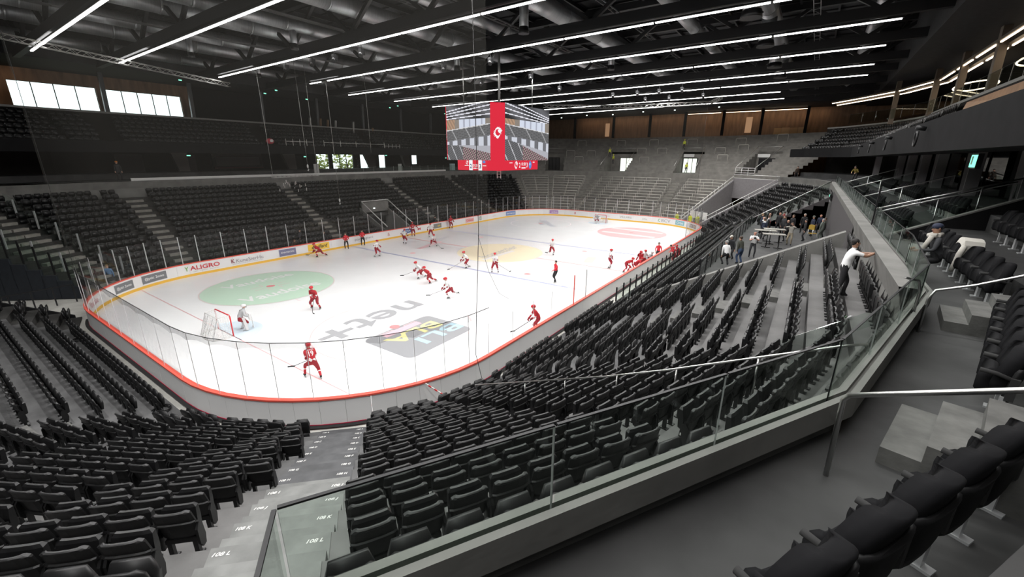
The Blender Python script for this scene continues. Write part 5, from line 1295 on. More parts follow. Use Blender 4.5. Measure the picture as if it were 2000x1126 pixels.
# ================================================================== LOBBY AND GALLERY ON THE WINDOW SIDE
for n, x in enumerate((-27.8, -20.0, -12.4, -4.5, 3.2, 11, 18.8, 26)):
    m = MB(); m.bar((x-.05, 35.0, 13.1), (x+.1, 35.0, 17.5), .34, .34); tag(m.build('gallery_column', mat('steel_grey_column', (.075, .08, .085), .4, .3)), 'slim grey steel column of the window side gallery, %s from the near end' % ordn[n], 'column', 'steel columns of the window side gallery')
for n, (x, dx) in enumerate(((-14.5, -.6), (-1.6, -.9), (12.0, -1.2), (19.5, -.9), (25.5, .9), (30, -.8))):
    m = MB(); y = 34.5; m.extrude([(x-.45, y, 7.2), (x+.45, y, 7.2), (x+.55+dx*.2, y, 9.9), (x-.55+dx, y, 9.9)], (0, .5, 0)); tag(m.build('lobby_column', mat('mushroom_column', (.12, .11, .10), .8)), 'flared concrete column in the lobby, %s from the near end' % ordn[n], 'column', 'flared lobby columns')
lf = MB(); lf.quad((-40, 27.7, 7.15), (40, 27.7, 7.15), (40, YW, 7.15), (-40, YW, 7.15)); tag(lf.build('floor_lobby', mat('lobby_floor', (.14, .14, .14), .35)), kind='structure')
cl = MB(); cl.quad((-40, 34.4, 10.0), (46, 34.4, 10.0), (46, YW, 10.0), (-40, YW, 10.0)); cl.quad((-40, 33.8, 13.08), (46, 33.8, 13.08), (46, YW, 13.08), (-40, YW, 13.08)); tag(cl.build('floor_gallery', M_FASCIA2), kind='structure')
balustrade([(3, 27.75), (25, 27.75)], 'clear glass balustrade along the lobby ledge under the daylit windows', 8.1, [12], mt=M_GLASS, capm=M_GLASS)
pd = MB(); pd.box((-7.2, 37.9, 8.9), (6.2, .12, 2.1), 0); pd.box((-7.2, 37.8, 8.75), (5.4, .1, 1.1), 1); tag(pd.build('serving_hatch', [mat('hatch_frame', (.07, .065, .06), .7), mat('hatch_shutter', (.25, .29, .29), .5)]), 'wide serving hatch with a pale grey green shutter in the lobby wall', 'hatch')
pb_ = MB(); pb_.box((-7.2, 37.75, 7.95), (6.0, .16, .12)); tag(pb_.build('hatch_counter', mat('dark_red_counter', (.16, .03, .03), .5)), 'dark red counter edge under the serving hatch', 'counter')
for n, (x, w_) in enumerate(((-18.5, 2.4), (-13.0, 1.8), (.6, 2.2))):
    m = MB(); m.box((x, 37.9, 8.4), (w_, .12, 2.3)); o = m.build('lobby_door', M_BLACK); tag(o, 'dark double door in the lobby wall, %s from the near end' % ordn[n], 'door', 'dark lobby doors')
oak = MB(); oak.box((-21, 37.8, 9.5), (9, .05, .1)); 
for n, (x, y, z) in enumerate(((-16.2, 28.05, 9.45), (-3.6, 28.0, 9.4), (24.4, 30, 9.3), (10.4, 29.4, 9.65))):
    m = MB(); m.box((x, y, z), (.4, .1, .16), 0); m.box((x, y-.06, z), (.34, .03, .11), 1); tag(m.build('exit_sign', [M_BLACK, M_SIGNG]), 'green lit sign in the lobby opening, %s from the near end' % ordn[n], 'sign', 'lit signs in the lobby opening')
dp = MB(); dp.box((24.6, 28.6, 7.75), (.9, .5, 1.15)); tag(dp.build('display_cabinet', mat('pale_aqua_panel', (.45, .6, .62), .4)), 'pale aqua display cabinet at the end of the lobby ledge', 'cabinet')
for n, (x, h) in enumerate(((-2.1, 1.3), (12.0, 1.2))):
    m = MB(); m.box((x, 28.2, 7.2+h/2), (.7, .05, h)); m.box((x, 28.2, 7.2), (.8, .4, .04)); tag(m.build('notice_board', mat('notice_board_grey', (.4, .4, .38), .6)), 'pale free standing notice board on the lobby ledge, %s' % ('by the serving hatch' if n == 0 else 'under the daylit windows'), 'board')
# things left on the window side upper tier
fb_ = MB(); fb_.ball((-7.4, 28.5, 11.15), (.5, .2, .32), 0, 10, 7); fb_.ball((-7.3, 28.32, 11.2), (.22, .1, .18), 1, 8, 6); tag(fb_.build('club_banner_bundle', [mat('banner_red', (.45, .05, .07), .7), M_WPAINT]), 'crumpled red and white club banner lying on the front of the upper tier', 'banner')
for n, (a, b, z) in enumerate(((-5.5, -1.9, 11.2), (-.4, 9.5, 11.2), (9.6, 12.5, 11.0))):
    t = empty('tier_rail', (a, 28.5, 10.7), 'thin pale rail along the front of the dark upper tier, %s from the near end' % ordn[n], 'railing', 'rails on the window side upper tier')
    m = MB(); m.bar((a, 28.5, z), (b, 28.5, z), .05, .05); m.build('rail', M_GALV, t)
    for i in range(5): x = a+(b-a)*i/4; m = MB(); m.bar((x, 28.5, 10.7), (x, 28.5, z+.3), .05, .05); m.build('rail_post', M_GALV, t)
for n, (x, y, z, h, col) in enumerate(((1.2, 33.9, 13.3, 1.3, 0), (2.8, 33.9, 13.3, 1.3, 1), (3.8, 33.7, 13.3, 1.2, 1), (5.2, 33.9, 13.3, 1.2, 0), (8.0, 33.6, 12.9, 1.6, 0), (11.5, 33.6, 13.0, .8, 1))):
    m = MB(); m.bar((x, y, z), (x+.15, y, z+h), .3, .16); tag(m.build('stacked_panel', mat('raw_timber', (.22, .13, .07), .8) if col else MATS['notice_board_grey']), 'upright %s panel leaning on the dark upper tier, %s from the near end' % ('timber' if col else 'pale grey', ordn[n]), 'panel', 'panels stacked on the upper tier')
# ================================================================== FAR WALL
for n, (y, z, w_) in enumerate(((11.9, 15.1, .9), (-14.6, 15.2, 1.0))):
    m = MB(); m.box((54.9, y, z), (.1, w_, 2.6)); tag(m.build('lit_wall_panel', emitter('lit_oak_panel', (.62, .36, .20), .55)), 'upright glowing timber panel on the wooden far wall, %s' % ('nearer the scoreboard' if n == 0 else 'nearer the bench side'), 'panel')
for n, y in enumerate((18.3, 9.6, 2.2, -4.3, -10.8, -16.8, -23.2)):
    m = MB(); m.bar((52.5, y, 13.4), (52.5, y, 17.7), .42, .42); tag(m.build('far_column', M_FASCIA), 'dark column in front of the wooden far wall, %s from the scoreboard' % ordn[n], 'column', 'columns along the far wall')
t = empty('wall_strip_light', (53, -10, 17.2), 'warm strip light along the top of the wooden far wall', 'light')
for a, b in ((-4.6, -10.2), (-10.8, -16.4), (-16.9, -23)):
    m = MB(); m.bar((52.8, a, 17.25), (52.8, b, 17.25), .08, .06); m.build('lamp_tube', M_LEDW, t)
ct_ = MB()
for i in range(4): ct_.box((53.6, -19.3-1.15*i, 13.95), (.6, 1.1, 1.0+.1*(i % 2)), i % 2)
tag(ct_.build('timber_counter', [mat('lit_timber', (.45, .25, .10), .6), mat('lit_timber_pale', (.52, .31, .14), .6)]), 'pale timber counter at the right end of the wooden far wall', 'counter')
# ================================================================== PROTECTIVE NETS, ROPES, CABLES
def net_mat(name, al, col):
    m = bpy.data.materials.new(name); m.use_nodes = True; nt = m.node_tree; nt.nodes.clear(); N_ = nt.nodes.new
    out_ = N_('ShaderNodeOutputMaterial'); mx = N_('ShaderNodeMixShader'); tr = N_('ShaderNodeBsdfTransparent'); df = N_('ShaderNodeBsdfDiffuse'); df.inputs[0].default_value = (*col, 1)
    tl = N_('ShaderNodeBsdfTranslucent'); tl.inputs[0].default_value = (*col, 1); ms = N_('ShaderNodeMixShader'); ms.inputs[0].default_value = .5
    nt.links.new(df.outputs[0], ms.inputs[1]); nt.links.new(tl.outputs[0], ms.inputs[2])
    mx.inputs[0].default_value = al; nt.links.new(tr.outputs[0], mx.inputs[1]); nt.links.new(ms.outputs[0], mx.inputs[2]); nt.links.new(mx.outputs[0], out_.inputs[0]); return m
M_NET = net_mat('fine_black_net', .045, (.30, .29, .26)); M_NET2 = net_mat('fine_black_net_far', .17, (.05, .05, .045))
def net_surface(path, ztop, zbot, name, lab, sag=.12, mt=None):
    t = empty(name, (*path[0], zbot), lab, 'net'); m = MB()
    for (a, b) in zip(path, path[1:]): m.quad((*a, zbot), (*b, zbot), (*b, ztop), (*a, ztop))
    o = m.build('netting', mt or M_NET, t); o['kind'] = 'stuff'
    r = MB(); r.tube([(*p, zbot+(.0 if i % 1 == 0 else -sag)) for i, p in enumerate(path)], .014, 5); r.build('bottom_rope', M_BLACK, t)
    # gathered hem lying over the top of the panes, hung up at each post
    h = MB(); base = len(h.v)
    for i in range(len(path)-1):
        a, b = Vector((*path[i], zbot)), Vector((*path[i+1], zbot))
        for k in range(4):
            u, v_ = k/4, (k+1)/4; s0, s1 = .14+.12*math.sin(PI*u)*-1, .14+.12*math.sin(PI*v_)*-1
            p, q = a.lerp(b, u), a.lerp(b, v_); h.quad(p-Vector((0, 0, .30-.10*math.sin(PI*u))), q-Vector((0, 0, .30-.10*math.sin(PI*v_))), q, p)
    o = h.build('hem', net_mat('net_hem', .30, (.10, .10, .10)) if 'hem_' not in MATS else MATS['hem_'], t); o['kind'] = 'stuff'
    return t
np_ = [(p[0]+.05*p[2], p[1]+.05*p[3]) for p in fine if p[0] < -20 and not (p[1] > 9.8)]
np_.sort(key=lambda p: -math.atan2(-(p[1]-0), -(p[0]+14)) if False else (math.atan2(p[1], -(p[0]+16)) * -1))
net_surface(np_, 20.5, 3.32, 'protective_net', 'fine black protective net hanging behind the near goal')
e = np_[0]; rp = MB(); rp.tube([(*e, 3.3), (*e, 20.5)], .012, 4); rp.build('edge_rope', M_BLACK, bpy.data.objects['protective_net'])
fn = [(p[0]+.05*p[2], p[1]+.05*p[3]) for p in fine if p[0] > 20.5 and p[1] > -13.6]; fn.sort(key=lambda p: math.atan2(p[1], p[0]-16))
net_surface(fn, 20.5, 3.3, 'protective_net', 'fine black protective net hanging in front of the far terraces', mt=M_NET2)
e = fn[0]; rp = MB(); rp.tube([(*e, 3.3), (*e, 20.5)], .012, 4); rp.build('edge_rope', M_BLACK, bpy.data.objects['protective_net.001'])
# black edge rope of the near net, trailing down over the boards
E_ = np_[-1]
rp = MB(); rp.tube([(-21.0, -14.0, 20.5), (-21.3, -14.4, 12), (-21.6, -14.7, 6.5), (-22.2, -15.0, 3.3), (-22.6, -15.25, 1.6), (-22.85, -15.75, .75), (-22.9, -16.2, .6)], .013, 6)
tag(rp.build('net_cord', M_BLACK), 'thin black cord hanging from the roof and trailing over the near boards', 'cord')
rp = MB(); rp.tube([(-21.62, -14.68, 6.4), (-21.2, -14.9, 4.8), (-20.6, -15.0, 3.7), (-20.0, -15.1, 3.3)], .008, 5)
tag(rp.build('net_cord', M_BLACK), 'thin slack cord branching off the black cord to the top of the glass', 'cord')
wt = MB()
a, b = Vector((-24.9, -14.6, 1.1)), Vector((-24.4, -16.0, .35))
for i in range(12): wt.bar(a.lerp(b, i/12), a.lerp(b, (i+1)/12), .03, .05, i % 2)
tag(wt.build('barrier_tape', [M_WPAINT, mat('tape_red', (.6, .03, .03), .5)]), 'red and white barrier tape from the boards to the first seats', 'tape')
# ================================================================== PEOPLE
PM = {k: mat('cloth_'+k, c, r, bump=.15, bscale=40) for k, (c, r) in dict(
    red=((.42, .012, .022), .75), darkred=((.27, .010, .020), .8), coachred=((.62, .02, .035), .7), white=((.78, .78, .78), .75), grey=((.42, .43, .44), .8), black=((.014, .014, .016), .8), navy=((.018, .024, .05), .8),
    charcoal=((.035, .036, .04), .85), jeans=((.05, .08, .15), .85), beige=((.30, .26, .19), .85), olive=((.055, .058, .045), .85), hivis=((.62, .68, .05), .6), orange=((.65, .22, .03), .7), paleblue=((.30, .38, .46), .8), brown=((.08, .055, .04), .8),
    cream=((.42, .40, .36), .85), greygreen=((.14, .16, .14), .85), skyblue=((.12, .25, .45), .8), mustard=((.20, .15, .03), .8), blueglove=((.03, .14, .62), .5)).items()}
M_SKIN = [mat('skin_light', (.56, .33, .24), .55), mat('skin_tan', (.36, .20, .13), .55), mat('skin_rosy', (.58, .30, .22), .55)]
M_HAIR = [mat('hair_dark', (.012, .009, .008), .7), mat('hair_brown', (.06, .035, .02), .7), mat('hair_grey', (.35, .34, .33), .7), mat('hair_fair', (.25, .17, .08), .7)]
M_EYE = mat('eye_dark', (.01, .01, .01), .3); M_LIP = mat('lip', (.35, .13, .11), .5); M_BLADE = M_STEEL
def ik(A, B, l1, l2, pole):
    d = B-A; L = d.length; 
    if L > (l1+l2)*.995: B = A+d.normalized()*(l1+l2)*.995; d = B-A; L = d.length
    a = (l1*l1-l2*l2+L*L)/(2*L); h = math.sqrt(max(0, l1*l1-a*a)); u = d.normalized(); p = pole-u*pole.dot(u)
    if p.length < 1e-5: p = u.orthogonal()
    return A+u*a+p.normalized()*h, B
def person(loc, face_deg, label, outfit, name='person', H=1.80, pz=.92, px=0, lean=5, twist=0, headturn=0, headlean=None, feet=((.05, .13), (-.05, -.13)), footz=(0, 0), hands=None, bulk=1.0, hair=0, skin=0,
           helmet=None, gloves=None, skates=False, group='people', sit=False, stripes=None, cap=None, bald=False, extra=None, knee=None, hipw=.10):
    k = H/1.80; V = Vector
    root = empty(name, loc, label, 'person', group); root.rotation_euler = (0, 0, math.radians(face_deg))
    base = .05 if skates else 0
    ld = math.radians(lean); up_ = V((math.sin(ld), 0, math.cos(ld))); tw_ = math.radians(twist); lat = V((-math.sin(tw_), math.cos(tw_), 0))
    P = V((px, 0, pz)); W = P+up_*.18; Ch = P+up_*.38; N0 = P+up_*.56
    hl = math.radians(lean*.45 if headlean is None else headlean); hu = V((math.sin(hl), 0, math.cos(hl))); HB = N0+hu*.10; HM = N0+hu*.19; HT = N0+hu*.265
    verts, edges, rad, seg = [], [], [], []
    def add(p, r, parent=None, lab=None):
        verts.append(tuple(p*k if isinstance(p, Vector) else V(p)*k)); rad.append(r*k); i = len(verts)-1
        if parent is not None: edges.append((parent, i)); seg.append((parent, i, lab))
        return i
    b = bulk
    iP = add(P, .135*b); iW = add(W, .125*b, iP, 'top'); iC = add(Ch, .150*b, iW, 'top'); iN = add(N0, .062, iC, 'collar'); iHB = add(HB, .078, iN, 'skin'); iHM = add(HM, .098, iHB, 'skin'); iHT = add(HT, .078, iHM, 'skin')
    hand_pts = []; mats_hand = 'glove' if gloves else 'skin'
    Hd = hands or ((.10, .24, pz-.10), (.10, -.24, pz-.10))
    for s, hp in zip((1, -1), Hd):
        sh = P+up_*.49+lat*(s*.175*(1+.25*(b-1))); tgt = V(hp)
        el, wr = ik(sh, tgt, .29, .26, V((-.6, s*.55, -.35)))
        iS = add(sh, .075*b, iC, 'top'); iE = add(el, .052*b, iS, 'sleeve'); iWr = add(wr, .034*(b if gloves else 1), iE, 'forearm')
        d = (wr-el).normalized(); hand_pts.append((wr, d, s))
        if not gloves:
            sd = d.cross(V((0, 0, 1))); sd = sd.normalized() if sd.length > .1 else V((0, 1, 0)); dn = sd.cross(d).normalized()
            if dn.z > 0: dn = -dn
            iPm = add(wr+d*.055, .030, iWr, mats_hand)
            for j, (o, L) in enumerate(((-.030, .082), (-.010, .095), (.010, .090), (.029, .072))):
                q = wr+d*.085+sd*o; a = add(q+d*L*.45+dn*.012, .0095, iPm, mats_hand); add(q+d*L*.85+dn*.045, .0085, a, mats_hand)
            ts = -s; a = add(wr+d*.045+sd*(ts*.042)+dn*.02, .011, iPm, mats_hand); add(wr+d*.085+sd*(ts*.052)+dn*.035, .0095, a, mats_hand)
        else: add(wr+d*.07, .045*b, iWr, mats_hand)
    for s, (fx, fy), fz, kn in zip((1, -1), feet, footz, knee or (None, None)):
        hp = P+V((0, s*hipw, -.04)); an = V((fx, fy, .085+base+fz))
        kn_, an = ik(hp, an, .43, .42, V(kn) if kn else V((1, s*.22, .15)))
        iH = add(hp, .105*b, iP, 'pants'); iK = add(kn_, .066*b, iH, 'pants'); iA = add(an, .045*(1+.5*(b-1)), iK, 'sock'); iT = add(an+V((.145, s*.03, -.045)), .036, iA, 'shoe'); add(an+V((-.05, 0, -.045)), .034, iA, 'shoe')
        if skates:
            m = MB(); c = an*k; m.box((c.x+.04*k, c.y, c.z-.11*k), (.26*k, .008, .05*k)); m.box((c.x-.04*k, c.y, c.z-.085*k), (.05*k, .03, .03*k)); m.box((c.x+.1*k, c.y, c.z-.085*k), (.05*k, .03, .03*k))
            m.build('skate_blade', M_BLADE, root, (0, 0, 0))
    me = bpy.data.meshes.new('body'); me.from_pydata(verts, edges, []); o = bpy.data.objects.new('body', me); C.objects.link(o)
    sk = o.modifiers.new('s', 'SKIN'); sk.use_smooth_shade = True; me.skin_vertices.new() if not me.skin_vertices else None
    for i, sv in enumerate(me.skin_vertices[0].data): sv.radius = (rad[i], rad[i]); sv.use_root = (i == 0)
    ss = o.modifiers.new('u', 'SUBSURF'); ss.levels = ss.render_levels = 1
    dg = bpy.context.evaluated_depsgraph_get(); bm_ = bpy.data.meshes.new_from_object(o.evaluated_get(dg)); bpy.data.objects.remove(o); bpy.data.meshes.remove(me)
    # cloth by nearest limb
    labs = ['top', 'sleeve', 'forearm', 'collar', 'skin', 'pants', 'sock', 'shoe', 'glove', 'trim']
    of = dict(top='red', pants='red', sock=None, shoe='black', sleeve=None, forearm=None, collar=None, trim='white'); of.update(outfit)
    mm = {}
    for l in labs:
        c = of.get(l)
        if c is None: c = {'sleeve': of['top'], 'forearm': of.get('sleeve') or of['top'], 'collar': of['top'], 'sock': of['pants'], 'glove': gloves or 'black'}.get(l)
        mm[l] = M_SKIN[skin] if (l == 'skin' or c == 'skin') else PM[c]
    bm_.materials.clear()
    for l in labs: bm_.materials.append(mm[l])
    A = np.array([verts[a] for a, _, _ in seg]); B = np.array([verts[b_] for _, b_, _ in seg]); Rr = np.array([(rad[a]+rad[b_])/2 for a, b_, _ in seg])
    cen = np.empty(len(bm_.polygons)*3); bm_.polygons.foreach_get('center', cen); cen = cen.reshape(-1, 1, 3)
    AB = (B-A)[None]; t = np.clip(((cen-A[None])*AB).sum(2)/np.maximum((AB**2).sum(2), 1e-9), 0, 1); dd = np.linalg.norm(cen-(A[None]+t[..., None]*AB), axis=2)-Rr[None]*.9
    j = dd.argmin(1); tt = t[np.arange(len(j)), j]; idx = []
    for q, (jj, t_) in enumerate(zip(j, tt)):
        l = seg[jj][2]; bj = seg[jj]
        if l == 'top' and bj[0] == iP and t_ < .35: l = 'pants'
        if stripes:
            if l == 'sleeve' and .75 < t_: l = 'trim'
            elif l == 'top' and bj[0] == iP and .38 < t_ < .62: l = 'trim'
            elif l == 'sock' and .28 < t_ < .42: l = 'trim'
        if l == 'sleeve' and of.get('forearm') == 'skin' and t_ > .72: l = 'forearm'
        if l == 'sock' and t_ > .9: l = 'shoe'
        idx.append(labs.index(l))
    bm_.polygons.foreach_set('material_index', idx); bm_.polygons.foreach_set('use_smooth', [True]*len(idx))
    bm_.name = 'body'; bo = bpy.data.objects.new('body', bm_); C.objects.link(bo); bo.parent = root
    # head details in a frame that follows the head
    ht = math.radians(headturn); hz = (HT-HB).normalized(); hx = (Matrix.Rotation(ht, 3, 'Z') @ V((1, 0, 0))); hx = (hx-hz*hx.dot(hz)).normalized(); hy = hz.cross(hx); HR = Matrix((hx, hy, hz)).transposed(); HC = (HM+hz*.0)*k
    at = lambda x, y, z: HC+HR @ V((x, y, z))*k
    f = MB()
    for s in (-1, 1):
        f.ball(at(.083, s*.034, .01), .011*k, 0, 6, 4); f.ball(at(.0, s*.098, -.005), (.018*k, .010*k, .030*k), 1, 6, 4, HR)
    f.add([at(.090, 0, .008), at(.084, .015, -.035), at(.084, -.015, -.035), at(.116, 0, -.033)], [(0, 1, 3), (0, 3, 2), (1, 2, 3)], 1)
    f.box(at(.086, 0, -.062), (.010*k, .045*k, .010*k), 2, R=HR)
    f.build('face', [M_EYE, M_SKIN[skin], M_LIP], root, (0, 0, 0))
    if helmet:
        h = MB(); n = 12; base_i = []
        for jz, (zz, rr) in enumerate(((-.005, .118), (.03, .124), (.07, .115), (.10, .085), (.118, .03))):
            for q in range(n):
                t_ = 2*PI*q/n; back = .045 if math.cos(t_) < -.2 and jz == 0 else 0
                h.v.append(tuple(at(rr*1.12*math.cos(t_)-.005, rr*.95*math.sin(t_), zz-back)))
        for jz in range(4):
            for q in range(n): h.f.append((jz*n+q, jz*n+(q+1) % n, (jz+1)*n+(q+1) % n, (jz+1)*n+q)); h.m.append(0); h.smooth.append(True)
        h.f.append(tuple(4*n+q for q in range(n))); h.m.append(0); h.smooth.append(False)
        hb = h.build('helmet', mat('helmet_'+helmet, {'red': (.50, .015, .025), 'white': (.75, .75, .75), 'black': (.02, .02, .02)}[helmet], .3), root, (0, 0, 0))
        vz = MB(); vz.quad(at(.128, .07, .01), at(.128, -.07, .01), at(.125, -.065, -.055), at(.125, .065, -.055)); vz.quad(at(.128, .07, .01), at(.125, .065, -.055), at(.06, .108, -.04), at(.06, .112, .01)); vz.quad(at(.128, -.07, .01), at(.125, -.065, -.055), at(.06, -.108, -.04), at(.06, -.112, .01)); vz.build('visor', M_GLASS, hb, (0, 0, 0))
    elif cap:
        h = MB(); h.ball(at(-.008, 0, .045), (.112*k, .106*k, .085*k), 0, 12, 8, HR)
        if cap[1]: h.box(at(.12, 0, .035), (.10*k, .13*k, .012*k), 0, R=HR)
        h.build('cap', PM[cap[0]], root, (0, 0, 0))
    elif not bald:
        h = MB(); h.ball(at(-.024, 0, .035), (.098*k, .102*k, .088*k), 0, 12, 8, HR); h.ball(at(-.055, 0, -.01), (.058*k, .09*k, .07*k), 0, 10, 6, HR); h.build('hair', M_HAIR[hair], root, (0, 0, 0))
    if gloves:
        for wr, d, s in hand_pts:
            g = MB(); sd = d.cross(V((0, 0, 1))); sd = sd.normalized() if sd.length > .1 else V((0, 1, 0)); dn = sd.cross(d)
            if dn.z > 0: dn = -dn
            w0 = wr
            for j, o_ in enumerate((-.042, -.014, .014, .042)):
                p0 = (w0+d*.05+sd*o_)*k; g.tube([p0, p0+(d*.055)*k, p0+(d*.075+dn*.045)*k, p0+(d*.04+dn*.075)*k], [.021*k, .019*k, .018*k, .015*k], 6)
            p0 = (w0+d*.03-sd*(s*.045))*k; g.tube([p0, p0+(d*.04-sd*s*.025+dn*.03)*k, p0+(d*.06+dn*.065)*k], [.021*k, .019*k, .015*k], 6)
            g.tube([(w0-d*.07)*k, (w0-d*.02)*k, (w0+d*.05)*k], [.062*k, .058*k, .05*k], 8); g.build('glove', mm['glove'], root, (0, 0, 0))
    if extra: extra(root, dict(P=P*k, up=up_, C=Ch*k, N=N0*k, H=HC, at=at, hands=hand_pts, k=k, lat=lat))
    return root, hand_pts, k
def to_local(loc, deg, w):
    a = -math.radians(deg); dx, dy = w[0]-loc[0], w[1]-loc[1]; return Vector((dx*math.cos(a)-dy*math.sin(a), dx*math.sin(a)+dy*math.cos(a), w[2]-loc[2]))
def to_world(loc, deg, v_):
    a = math.radians(deg); return Vector((loc[0]+v_[0]*math.cos(a)-v_[1]*math.sin(a), loc[1]+v_[0]*math.sin(a)+v_[1]*math.cos(a), loc[2]+v_[2]))
def emblem_part(front=True, col=None):
    def f(root, d):
        m = MB(); n = Vector((math.cos(math.asin(max(-1, min(1, d['up'].x)))), 0, -d['up'].x)); c = d['P']+d['up']*(.36*d['k'])+n*(.185*d['k'])
        if not front: c = d['P']+d['up']*(.40*d['k'])-n*(.19*d['k'])
        emblem(m, LION, c, Vector((0, -1 if not front else 1, 0)), d['up'], .085*d['k']); m.build('chest_emblem', col or PM['white'], root, (0, 0, 0))
    return f
def back_number(s):
    def f(root, d):
        m = MB(); n = Vector((math.cos(math.asin(max(-1, min(1, d['up'].x)))), 0, -d['up'].x))
        put_text(m, s, d['P']+d['up']*(.34*d['k'])-n*(.205*d['k']), Vector((0, -1, 0)), d['up'], .2, .24, 0, True); put_text(m, 'LAUSANNE', d['P']+d['up']*(.51*d['k'])-n*(.20*d['k']), Vector((0, -1, 0)), d['up'], .28, .06, 0, True); m.build('back_lettering', PM['white'], root, (0, 0, 0))
    return f
RED = dict(top='red', pants='darkred', sock='red', shoe='black', trim='white'); WHT = dict(top='white', pants='darkred', sock='white', shoe='black', trim='darkred')
def player(x, y, deg, team, label, blade=None, side=1, crouch=0, lean=22, feet=((.12, .24), (-.05, -.24)), bladelab=None, footz=(0, 0), emb=None, hands=None, headlean=None, H=1.84, z=0, name='hockey_player'):
    """skating figure; blade is the world point of the stick blade on the ice"""
    loc = (x, y, z); pz = .90-crouch; st_ = None
    if blade:
        bl = to_local(loc, deg, (*blade, .02)); ld = math.radians(lean); sh = Vector((0, 0, pz))+Vector((math.sin(ld), 0, math.cos(ld)))*.49
        aim = sh+Vector((.18, side*.10, -.46)); d = aim-bl; L = d.length; u = d/L; top = bl+u*min(1.50, L) if L > 1.0 else bl+u*1.25
        if L > 1.5: bl = aim-u*1.5; bl.z = .02; top = aim
        top = aim; sl_ = top-bl; lowh = top-sl_.normalized()*.42
        off = sl_.normalized()*-.0
        hands = (top, lowh) if side > 0 else (lowh, top)
        hands = tuple(h-(h-sh).normalized()*.07 for h in hands); st_ = (top+sl_.normalized()*.08, bl)
    root, hp, k = person(loc, deg, label, RED if team == 'red' else WHT if team == 'white' else team, name, H=H, pz=pz, lean=lean, feet=feet, footz=footz, hands=hands, bulk=1.22, helmet='red' if team in ('red', 'white') else 'white', gloves='darkred' if team in ('red', 'white') else 'white', skates=True, group=None, stripes=True, extra=emb, headlean=headlean)
    if 'group' in root: del root['group']
    return root, st_, loc, deg
def stick(st_, loc, deg, label, col=M_BLACK):
    a, b = (to_world(loc, deg, v_*1.0) for v_ in st_); t = empty('hockey_stick', tuple(b), label, 'hockey stick')
    m = MB(); m.bar(b+Vector((0, 0, .04)), a, .022, .030); m.build('shaft', col, t)
    d = (b-a); d.z = 0; d = d.normalized() if d.length > .05 else Vector((1, 0, 0)); sd = Vector((-d.y, d.x, 0))
    bl = MB(); c0 = Vector((b.x, b.y, .035)); bl.bar(c0, c0+d*.16+sd*.10, .018, .065); bl.bar(c0+d*.15+sd*.095, c0+d*.24+sd*.21, .016, .060); bl.build('blade', M_BLACK, t); return t
WIDE = ((.10, .30), (-.02, -.30)); STRIDE = ((.28, .20), (-.38, -.22))
